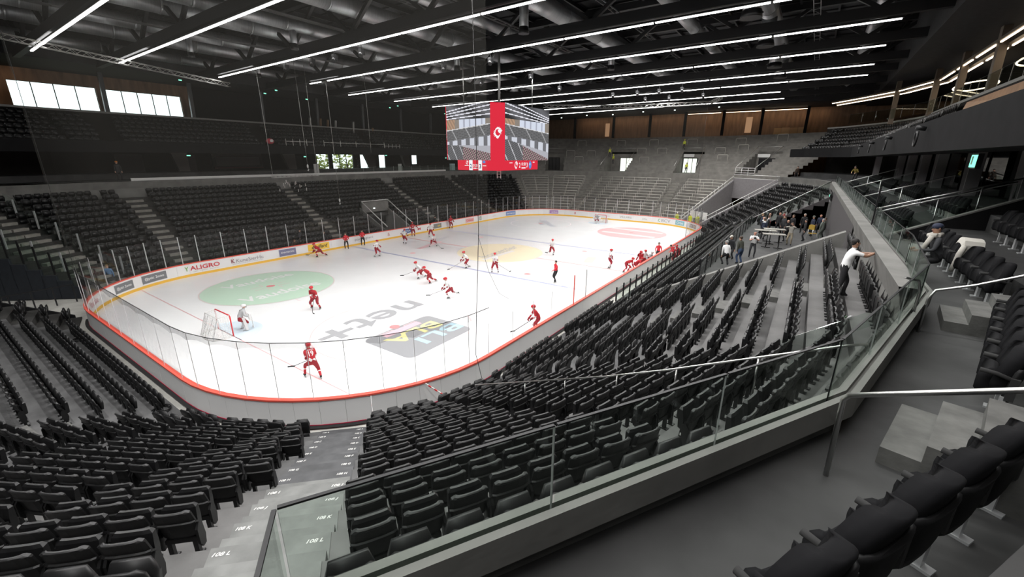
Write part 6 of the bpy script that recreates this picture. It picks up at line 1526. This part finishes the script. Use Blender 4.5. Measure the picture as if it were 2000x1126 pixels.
PL = [
 (-20.82, -.45, -150, 'red', 'hockey player in red facing the camera, legs apart, near the green circle', (-21.45, -1.0), 1, .10, 30, WIDE, emblem_part(), 'stick held straight down by the red player near the green circle'),
 (-26.05, -8.74, 75, 'red', 'hockey player in red seen from behind through the near corner glass', (-26.0, -6.95), -1, .12, 28, ((.32, .28), (-.28, -.20)), back_number('19'), 'stick of the red player behind the near corner glass'),
 (-12.06, 13.04, 150, 'red', 'hockey player in red striding along the far boards by the yellow advert', (-12.4, 14.6), 1, .20, 48, ((.30, .24), (-.55, -.22)), None, 'stick of the red player striding by the far boards'),
 (-8.86, 8.62, -75, 'white', 'hockey player in white and red standing side on behind the blue line', None, 1, .06, 18, ((.10, .22), (-.12, -.22)), None, None),
 (-2.83, 11.37, 20, 'white', 'hockey player in white seen from behind near the far boards', None, 1, .08, 20, ((.05, .16), (0, -.16)), back_number('7'), None),
 (1.11, 14.2, -120, 'red', 'hockey player in red leaning back on the far boards', None, 1, .02, -2, ((.12, .14), (.05, -.14)), emblem_part(), None),
 (1.96, 11.94, -140, 'white', 'hockey player in white standing behind the crouching white player', None, 1, .05, 10, ((.05, .2), (-.02, -.2)), emblem_part(None) if False else None, None),
 (-1.99, 7.76, -110, 'white', 'hockey player in white crouching with legs wide and stick out to the right', (-2.3, 6.2), 1, .20, 40, ((.1, .40), (.05, -.40)), None, 'stick of the crouching white player'),
 (8.43, 14.6, -110, 'red', 'small hockey player in red at the far boards right of the pink advert side', None, 1, .03, 6, ((.05, .15), (-.05, -.15)), None, None),
 (-11.77, -.7, 150, 'white', 'hockey player in white half hidden behind the red skater in mid ice', (-12.1, 1.3), -1, .18, 42, STRIDE, None, 'stick of the white player hidden behind the red skater'),
 (-12.33, -2.2, 165, 'red', 'hockey player in red leaning hard into a turn in mid ice', None, 1, .20, 44, ((.10, .22), (-.60, -.05)), emblem_part(), None),
 (-14.18, -6.15, 135, 'white', 'hockey player in white skating with back foot raised, stick reaching left', (-14.6, -4.3), 1, .14, 36, ((.18, .16), (-.50, -.18)), None, 'stick of the white skater with raised foot'),
 (-7.01, -1.58, 150, 'white', 'hockey player in white bending over the stick before the yellow circle', (-8.3, -.6), 1, .12, 34, ((.20, .20), (-.25, -.20)), None, 'stick of the white player bending before the yellow circle'),
 (-6.86, -4.49, -150, 'white', 'hockey player in white standing upright on the near edge of the yellow circle', (-5.9, -5.4), 1, .03, 8, ((.05, .26), (-.02, -.26)), emblem_part(True, PM['darkred']), 'stick of the white player standing at the yellow circle'),
 (1.93, -5.06, -130, 'white', 'hockey player in white gliding on one leg right of the yellow circle', (2.9, -3.9), -1, .06, 20, ((.10, .12), (-.30, -.10)), None, 'stick of the white player gliding on one leg'),
 (.39, -11.84, -65, 'white', 'hockey player in white and red standing near the players bench', None, 1, .03, 10, ((.05, .22), (-.05, -.22)), None, None),
 (-.14, -13.6, -100, 'red', 'hockey player in red bending forward at the near boards, first of the bench group', None, 1, .06, 62, ((.05, .24), (-.10, -.24)), None, None),
 (.55, -14.1, -60, 'red', 'hockey player in red bending low over the near boards, second of the bench group', None, 1, .14, 66, ((.05, .22), (-.10, -.22)), None, None),
 (1.3, -14.35, 160, 'red', 'hockey player in red drinking, third of the bench group', None, 1, .04, 4, ((.05, .16), (-.05, -.16)), None, None),
 (2.0, -14.4, -120, 'white', 'hockey player in white with red helmet, fourth of the bench group', None, 1, .03, 14, ((.05, .16), (-.05, -.16)), None, None),
 (5.6, -16.3, 90, 'red', 'hockey player in red sitting behind the boards on the players bench', None, 1, .12, 30, ((.05, .16), (-.05, -.16)), None, None),
 (6.9, -16.3, 120, 'red', 'second hockey player in red farther along the players bench', None, 1, .10, 34, ((.05, .16), (-.05, -.16)), None, None),
 (-15.74, -14.2, 130, 'red', 'hockey player in red seen through the glass at the near boards', (-16.5, -13.1), 1, .10, 30, ((.15, .2), (-.2, -.2)), emblem_part(), 'stick of the red player at the near boards'),
]
for (x, y, dg, tm, lab, bl, sd_, cr, ln, ft, em, slab) in PL:
    hd = None; fz = (0, 0)
    if 'drinking' in lab: hd = ((.25, .08, 1.55), (.2, -.25, 1.0))
    elif 'leaning back' in lab: hd = ((-.05, .55, 1.12), (.1, -.35, .95))
    elif 'bending' in lab and bl is None: hd = ((.52, .2, .62), (.52, -.2, .62))
    elif 'turn' in lab: hd = ((.35, .38, .80), (.25, -.42, .95))
    elif bl is None: hd = ((.22, .34, 1.0), (.20, -.34, .98))
    if 'raised' in lab or 'one leg' in lab: fz = (0, .22)
    if 'behind near' in lab: pass
    root, st_, loc, dgv = player(x, y, dg, tm, lab, bl, sd_, cr, ln, ft, None, fz, em, hd)
    if st_: stick(st_, loc, dgv, slab, M_BLACK if 'red player' in slab else mat('stick_grey', (.30, .30, .30), .5))
# goalkeepers
def goalie(x, y, deg, label, slab):
    def ex(root, d):
        for s in (1, -1):
            m = MB(); yy = .22*s
            m.extrude([(.30, yy-.14, .06), (.30, yy+.14, .06), (.24, yy+.15, .48), (.20, yy+.14, .78), (.20, yy-.14, .78), (.24, yy-.15, .48)], (-.13, 0, 0)); o = m.build('leg_pad', PM['white'], root, (0, 0, 0))
        m = MB(); m.box((.42, -.46, .86), (.10, .24, .36)); m.build('blocker', PM['white'], root, (0, 0, 0))
        m = MB(); m.ball((.40, .46, .84), (.12, .16, .16), 0, 10, 7); m.build('catching_glove', PM['white'], root, (0, 0, 0))
        c = MB()
        for t in range(-2, 3): c.tube([d['at'](.10, .03*t, .02), d['at'](.135, .03*t, -.03), d['at'](.10, .028*t, -.09)], .004, 4)
        for zz in (0, -.04, -.08): c.tube([d['at'](.09, -.07, zz), d['at'](.137, 0, zz-.01), d['at'](.09, .07, zz)], .004, 4)
        c.build('face_cage', M_STEEL, root, (0, 0, 0)); emblem_part(True, PM['red'])(root, d)
    root, hp, k = person((x, y, 0), deg, label, dict(top='grey', pants='darkred', sock='white', shoe='white'), 'goalkeeper', pz=.72, lean=32, feet=((.10, .24), (.10, -.24)), hands=((.40, .44, .82), (.42, -.44, .84)), bulk=1.30, helmet='white', gloves='white', skates=True, group=None, extra=ex, headlean=8)
    t = empty('goalkeeper_stick', to_world((x, y, 0), deg, (.5, -.3, 0)), slab, 'hockey stick')
    m = MB(); a = to_world((x, y, 0), deg, (.48, -.46, 1.0)); b = to_world((x, y, 0), deg, (.58, -.20, .10)); m.bar(a, b, .03, .05); m.build('shaft', PM['white'], t)
    m = MB(); c = to_world((x, y, 0), deg, (.60, .14, .06)); m.bar(b, c, .02, .10); m.build('blade', PM['white'], t)
goalie(-25.35, -.35, -10, 'goalkeeper in grey with white pads crouching at the nearer goal', 'white goalkeeper stick at the nearer goal')
goalie(25.2, .1, 180, 'tiny goalkeeper in grey standing in the goal at the far end', 'white goalkeeper stick at the far goal')
r_, hp_, k_ = person((3.0, -14.4, 0), -100, 'goalkeeper in grey leaning over the near boards, fifth of the bench group', dict(top='grey', pants='grey', sock='white', shoe='white'), 'goalkeeper', pz=.8, lean=45, bulk=1.3, helmet='white', gloves='white', skates=True, group=None, hands=((.5, .3, .75), (.5, -.3, .75)))
# coaches
CO = dict(top='coachred', pants='black', sock='black', shoe='black')
for (x, y, dg, lab, hd, ln) in ((-8.4, 14.1, -125, 'coach in a red jacket and black trousers by the far boards, nearer one', ((.2, .15, 1.05), (.22, -.12, 1.0)), 8), (-6.2, 14.3, -115, 'coach in a red jacket and black trousers by the far boards, farther one', ((.25, .12, 1.15), (.2, -.15, 1.05)), 6),
                                (-6.44, -10.16, 150, 'coach in a red jacket and black trousers walking across the ice', ((.38, .12, 1.02), (-.05, -.26, .95)), 4), (5.9, -14.55, -165, 'coach in a red jacket standing at the near boards beyond the bench group', ((.1, .25, .9), (.1, -.25, .9)), 3), (6.6, -15.9, 110, 'coach in red bending over the boards from the bench side', ((.45, .2, .9), (.45, -.2, .9)), 40)):
    person((x, y, 0), dg, lab, CO, pz=.92 if ln < 20 else .86, lean=ln, hands=hd, group=None, skin=0, hair=0, bulk=1.06, skates=abs(y) < 15, feet=((.10, .14), (-.08, -.14)))
def plain(x, y, z, deg, label, outfit, **kw):
    kw.setdefault('group', None); return person((x, y, z), deg, label, outfit, **kw)
# people behind the far glass
plain(-12.8, 16.4, .02, -100, 'person in dark red crouching behind the far boards', dict(top='brown', pants='black'), lean=35, pz=.75, hair=1); plain(-11.4, 17.6, .4, -60, 'person in dark clothes standing behind the far glass', dict(top='charcoal', pants='black', trim='red'), hair=0)
plain(-26.9, 16.3, .0, -120, 'person in a pale blue shirt behind the glass of the far left corner', dict(top='skyblue', pants='charcoal'), hair=3, lean=18)
plain(-9.3, 16.6, .02, -90, 'person in black behind the far boards beside the coaches', dict(top='black', pants='black'), hair=0); plain(7.0, 16.4, .02, -95, 'person in black leaning on the far boards behind the red player', dict(top='black', pants='black'), lean=30, hands=((.5, .2, .95), (.5, -.2, .95)))
for y, lab in ((-9.9, 'steward in a yellow vest behind the far end glass, first from the middle'), (-11.9, 'steward in a yellow vest behind the far end glass, second from the middle'), (-13.0, 'steward in a pale yellow vest behind the far end glass, last by the corner')):
    plain(31.6-(y+9.9)*-.45 if y < -10 else 31.3, y, .02, 180, lab, dict(top='hivis', pants='hivis'), cap=('white', True))
for x, y, z, lab, dg in ((47.3, 7.9, 9.6, 'workman in a yellow vest leaning out over the passage right of the scoreboard, upper one', 180), (46.4, 6.7, 8.4, 'workman in a yellow vest below the other by the passage right of the scoreboard', 150), (50.2, -5.2, 11.0, 'workman in a yellow vest above the middle passage of the far terrace', 180), (45.9, -7.0, 7.0, 'workman in a yellow vest standing in the daylit middle passage', 200)):
    plain(x, y, z, dg, lab, dict(top='hivis', pants='charcoal'), cap=('hivis', False))
plain(8.1, 33.2, 7.2, 150, 'dark silhouetted man reaching up in front of the lobby windows', dict(top='black', pants='black'), hands=((.25, .35, 1.9), (.1, -.25, .95)))
plain(-22.0, 28.4, 7.15, -90, 'man in an orange cap standing at the top of the far aisle', dict(top='black', pants='black'), cap=('orange', True))
plain(36.9, -23.6, 6.8, 200, 'workman in brown bending on the steps at the far corner', dict(top='brown', pants='black'), lean=25, hair=0); plain(22.6, -29.2, 7.15, 150, 'person in a mustard jacket leaning over the far end of the balcony', dict(top='mustard', pants='black'), lean=35, hair=0, hands=((.5, .2, 1.0), (.5, -.2, 1.0)))
# press crowd on the platform
CR = [(4.3, -24.9, 3.0, 170, 'man in a grey white pullover and beige trousers aiming a camera', dict(top='cream', pants='beige'), dict(hands=((.30, .08, 1.52), (.28, -.08, 1.50)), hair=1)),
 (7.1, -25.8, 3.0, 100, 'man in a black jacket and dark trousers seen from behind at the platform tables', dict(top='black', pants='charcoal'), dict(hair=0)),
 (6.0, -24.6, 3.0, 60, 'man in black behind the photographer in beige trousers', dict(top='black', pants='black'), dict(bald=True)),
 (5.9, -22.9, 3.0, -30, 'seated man in a dark suit at the nearest platform table', dict(top='navy', pants='black', collar='white'), dict(hair=1)),
 (7.0, -22.7, 3.0, -60, 'man in a dark suit standing beside the seated man at the tables', dict(top='black', pants='black', collar='white'), dict(bald=True)),
 (8.1, -23.0, 3.0, -90, 'man in a black suit and white shirt with a bright badge', dict(top='black', pants='black', collar='white'), dict(hair=1)),
 (9.4, -22.4, 3.0, -80, 'man in a navy jacket at the back left of the crowd', dict(top='navy', pants='black'), dict(hair=3)),
 (10.4, -22.9, 3.0, -100, 'man in a white and red jacket at the back of the crowd', dict(top='white', pants='black', sleeve='red'), dict(bald=True)),
 (11.4, -23.7, 3.0, 170, 'man in black at the back of the crowd under the handrail', dict(top='black', pants='black'), dict(bald=True, skin=2)),
 (12.3, -24.0, 3.0, 160, 'person in a dark red scarf at the back right of the crowd', dict(top='brown', pants='black', collar='red'), dict(cap=('charcoal', False))),
 (9.0, -24.2, 3.0, 140, 'man in a charcoal jacket in the middle of the crowd', dict(top='charcoal', pants='black'), dict(hair=0)),
 (10.0, -24.8, 3.0, 150, 'man in a dark coat in the middle of the crowd turned to the wall', dict(top='black', pants='black'), dict(hair=1)),
 (11.6, -25.6, 3.0, 180, 'grey haired man in black near the dark wall', dict(top='black', pants='black'), dict(hair=2)),
 (10.2, -26.3, 3.0, 120, 'man in navy with a pale cap beyond the yellow chair', dict(top='navy', pants='black'), dict(cap=('greygreen', False))),
 (11.9, -26.8, 3.0, 160, 'bald man in navy by the dark wall', dict(top='navy', pants='black'), dict(bald=True, skin=2)),
 (8.4, -26.95, 3.0, 60, 'man in a grey green coat seen from behind at the right of the crowd', dict(top='greygreen', pants='greygreen'), dict(hair=2, bulk=1.15)),
 (9.3, -27.1, 3.0, 90, 'grey haired person behind the man in the grey green coat', dict(top='olive', pants='black'), dict(hair=1)),
 (-2.2, -23.0, 3.0, 190, 'photographer in a white T-shirt with a black backpack', dict(top='white', pants='charcoal', forearm='skin'), dict(hands=((.38, .10, 1.32), (.36, -.10, 1.30)), skin=2, bald=True)),
 (-4.9, -22.6, 3.0, 60, 'man in an olive jacket and jeans seen from behind beside the photographer', dict(top='olive', pants='jeans'), dict(hair=1, bulk=1.15, lean=14)),
 (-3.6, -21.95, 3.0, 150, 'person in a pale cap crouching beside the photographer', dict(top='charcoal', pants='black'), dict(cap=('cream', True), pz=.8, lean=25)),
 (-5.7, -21.9, 3.0, 30, 'person in a white shirt sitting at the front rail of the platform', dict(top='white', pants='black'), dict(hair=2, pz=.7, lean=20)),
]
def cam_extra(root, d):
    pass
for x, y, z, dg, lab, out_, kw in CR: plain(x, y, z, dg, lab, out_, **kw)
def camera_thing(loc, deg, lab):
    t = empty('photo_camera', loc, lab, 'camera'); R = Matrix.Rotation(math.radians(deg), 3, 'Z'); L = Vector(loc)
    m = MB(); m.box(L, (.08, .14, .10), R=R); m.box(L+R @ Vector((0, 0, .065)), (.06, .06, .04), R=R); m.build('camera_body', M_BLACK, t); m = MB(); m.tube([L+R @ Vector((.04, 0, 0)), L+R @ Vector((.20, 0, 0))], [.038, .045], 10); m.build('lens', M_BLACK, t)
camera_thing(to_world((4.3, -24.9, 3), 170, (.36, 0, 1.58)), 170, 'black camera held up by the man in beige trousers'); camera_thing(to_world((-2.2, -23, 3), 190, (.45, 0, 1.38)), 190, 'black camera in the hands of the photographer with the backpack')
bp_ = MB(); b0 = to_world((-2.2, -23, 3), 190, (-.24, 0, 1.22)); bp_.ball(b0, (.15, .19, .27), 0, 10, 8, Matrix.Rotation(math.radians(190), 3, 'Z')); tag(bp_.build('backpack', M_BLACK), 'black backpack on the photographer in the white T-shirt', 'backpack')
for n, (x, y) in enumerate(((2.2, -23.9), (3.9, -23.2), (5.0, -23.75))):
    t = empty('standing_table', (x, y, 3.0), 'high oblong table on a black cross foot, %s on the press platform' % ('nearest' if n == 0 else 'middle one' if n == 1 else 'farthest'), 'table', 'tables on the press platform')
    m = MB(); m.box((x, y, 4.06), (.75, 1.5, .04), rz=.2); m.build('tabletop', mat('pale_tabletop', (.26, .25, .22), .5), t)
    for d in (-.4, .4):
        m = MB(); m.tube([(x, y+d, 3.05), (x, y+d, 4.04)], .03, 8); m.build('column', M_BLACK, t); m = MB(); m.bar((x-.32, y+d, 3.03), (x+.32, y+d, 3.03), .05, .04); m.bar((x, y+d-.3, 3.03), (x, y+d+.3, 3.03), .05, .04); m.build('cross_foot', M_BLACK, t)
    for i in range(4):
        a, b = x-.1+.12*(i % 2), y-.35+.16*i; m = MB(); m.tube([(a, b, 4.08), (a, b, 4.09), (a, b, 4.2)], [.03, .022, .032], 8); tag(m.build('drinking_glass', M_GLASS), 'clear drinking glass, %s on the %s platform table' % (ordw(i), 'nearest' if n == 0 else 'middle' if n == 1 else 'farthest'), 'glass', 'glasses on the platform tables')
ch = empty('yellow_chair', (8.6, -26.2, 3), 'chair with a mustard yellow back and pale frame behind the crowd', 'chair')
m = MB(); m.extrude([(8.35, -26.4, 3.78), (8.85, -26.0, 3.78), (8.83, -26.02, 4.12), (8.72, -26.1, 4.2), (8.48, -26.3, 4.2), (8.37, -26.38, 4.12)], (.05, -.06, 0)); m.build('backrest', mat('mustard_cloth', (.36, .23, .03), .8), ch)
m = MB(); m.box((8.75, -26.35, 3.46), (.46, .46, .05), rz=.7); m.build('seat', MATS['mustard_cloth'], ch)
for dx, dy in ((-.3, -.05), (.05, .3), (.3, -.1), (0, -.4)): m = MB(); m.tube([(8.7+dx, -26.3+dy, 3), (8.7+dx*.9, -26.3+dy*.9, 3.8 if dx <= .05 and dy > -.3 else 3.46)], .018, 6); m.build('leg', M_ALU, ch)
# cleaner and seated man by the balcony glass
plain(-20.0, -26.72, 5.62, -78, 'man in a white T-shirt and black trousers wiping the balcony glass with blue gloves', dict(top='white', pants='black', sock='black', forearm='skin', glove='blueglove'), name='cleaner', H=1.76, lean=14, feet=((.16, .16), (-.22, -.10)), hands=((.62, .12, 1.36), (.60, -.06, 1.40)), skin=1, hair=0, headlean=2)
def gl_(loc, deg): pass
def scarf(root, d):
    m = MB(); m.tube([d['N']+Vector((.02, .13, .02)), d['N']+Vector((.13, .0, .01)), d['N']+Vector((.02, -.13, .02)), d['N']+Vector((-.09, 0, .04)), d['N']+Vector((.02, .13, .02))], .055, 8); m.tube([d['N']+Vector((.10, .08, 0)), d['N']+Vector((.17, .07, -.22)), d['N']+Vector((.2, .06, -.40))], [.055, .05, .045], 8); m.build('hood_and_lining', PM['cream'], root, (0, 0, 0))
plain(-20.9, -28.35, 6.6, 100, 'man in a navy woollen hat and dark jacket with cream hood sitting on the balcony', dict(top='charcoal', pants='black'), name='seated_man', H=1.72, pz=.62, lean=14, feet=((.40, .14), (.36, -.14)), hands=((.42, .12, .80), (.42, -.12, .82)), cap=('navy', False), skin=1, extra=scarf, headturn=10)
sk_ = MB(); V0 = Vector((-20.7, -28.0, 6.95))
rows = [(.0, .16), (.03, .24), (.22, .27), (.45, .29), (.52, .27)]; n = 12
for i, (zz, rr) in enumerate(rows):
    for q in range(n): t_ = 2*PI*q/n; w_ = 1+.10*math.sin(3*t_+i); sk_.v.append((V0.x+rr*w_*math.cos(t_)*.9, V0.y+rr*w_*math.sin(t_)*.55, V0.z+zz))
for i in range(len(rows)-1):
    for q in range(n): sk_.f.append((i*n+q, i*n+(q+1) % n, (i+1)*n+(q+1) % n, (i+1)*n+q)); sk_.m.append(0); sk_.smooth.append(True)
tag(sk_.build('plastic_sack', mat('white_plastic_sack', (.5, .5, .49), .5, bump=.4)), 'white plastic sack on the knees of the seated man behind the glass', 'sack')
tl = MB(); tl.bar((-22.6, -26.6, 5.66), (-21.9, -26.95, 5.68), .05, .03); tl.bar((-22.5, -26.62, 5.7), (-22.1, -26.8, 5.72), .12, .03, 1); tag(tl.build('cleaning_squeegee', [M_ALU, mat('squeegee_green', (.05, .12, .05), .6)]), 'squeegee lying on the concrete tread below the cleaner', 'tool')
# hoist chains over the window side
for n, (x, y, z0, z1, lab) in enumerate(((-12.0, 20, 7.55, 20.6, 'steel hoist chain ending at the small lowered truss'), (-8.1, 20, 8.3, 20.6, 'hoist chain with a pale hook in front of the lobby'), (-4.7, 20, 4.4, 20.6, 'longest hoist chain with a pale hook above the far seats'), (.4, 20, 9.9, 20.6, 'hoist chain ending above the lobby windows'), (-7.0, 20.1, 7.6, 20.6, 'steel hoist chain at the right end of the small lowered truss'))):
    t = empty('hoist_chain', (x, y, z0), lab, 'chain'); m = MB(); m.tube([(x, y, z0), (x-.05, y, z1)], .022, 5); m.build('chain', M_GALV, t)
    if n in (1, 2): m = MB(); m.ball((x, y, z0+.1), (.10, .10, .22), 0, 8, 6); m.tube([(x, y, z0-.1), (x+.07, y, z0-.25), (x, y, z0-.38), (x-.08, y, z0-.28)], .03, 6); m.build('hook', M_WPAINT, t)
rg = empty('lowered_truss', (-9.5, 20, 7.4), 'small lattice truss hanging low on chains in front of the lobby ledge', 'truss'); lattice((-12.1, 20, 7.45), (-6.9, 20.1, 7.5), .12, 22, rg, M_GALV, .03)
m = MB()
for i in range(16): x = -11.6+rnd.random()*3.6; m.box((x, 20, 7.0-rnd.random()*1.1), (.06, .06, .12+rnd.random()*.25))
tag(m.build('cable_clips', M_GALV), 'bundle of metal clips dangling below the lowered truss', 'clips', kind='stuff')
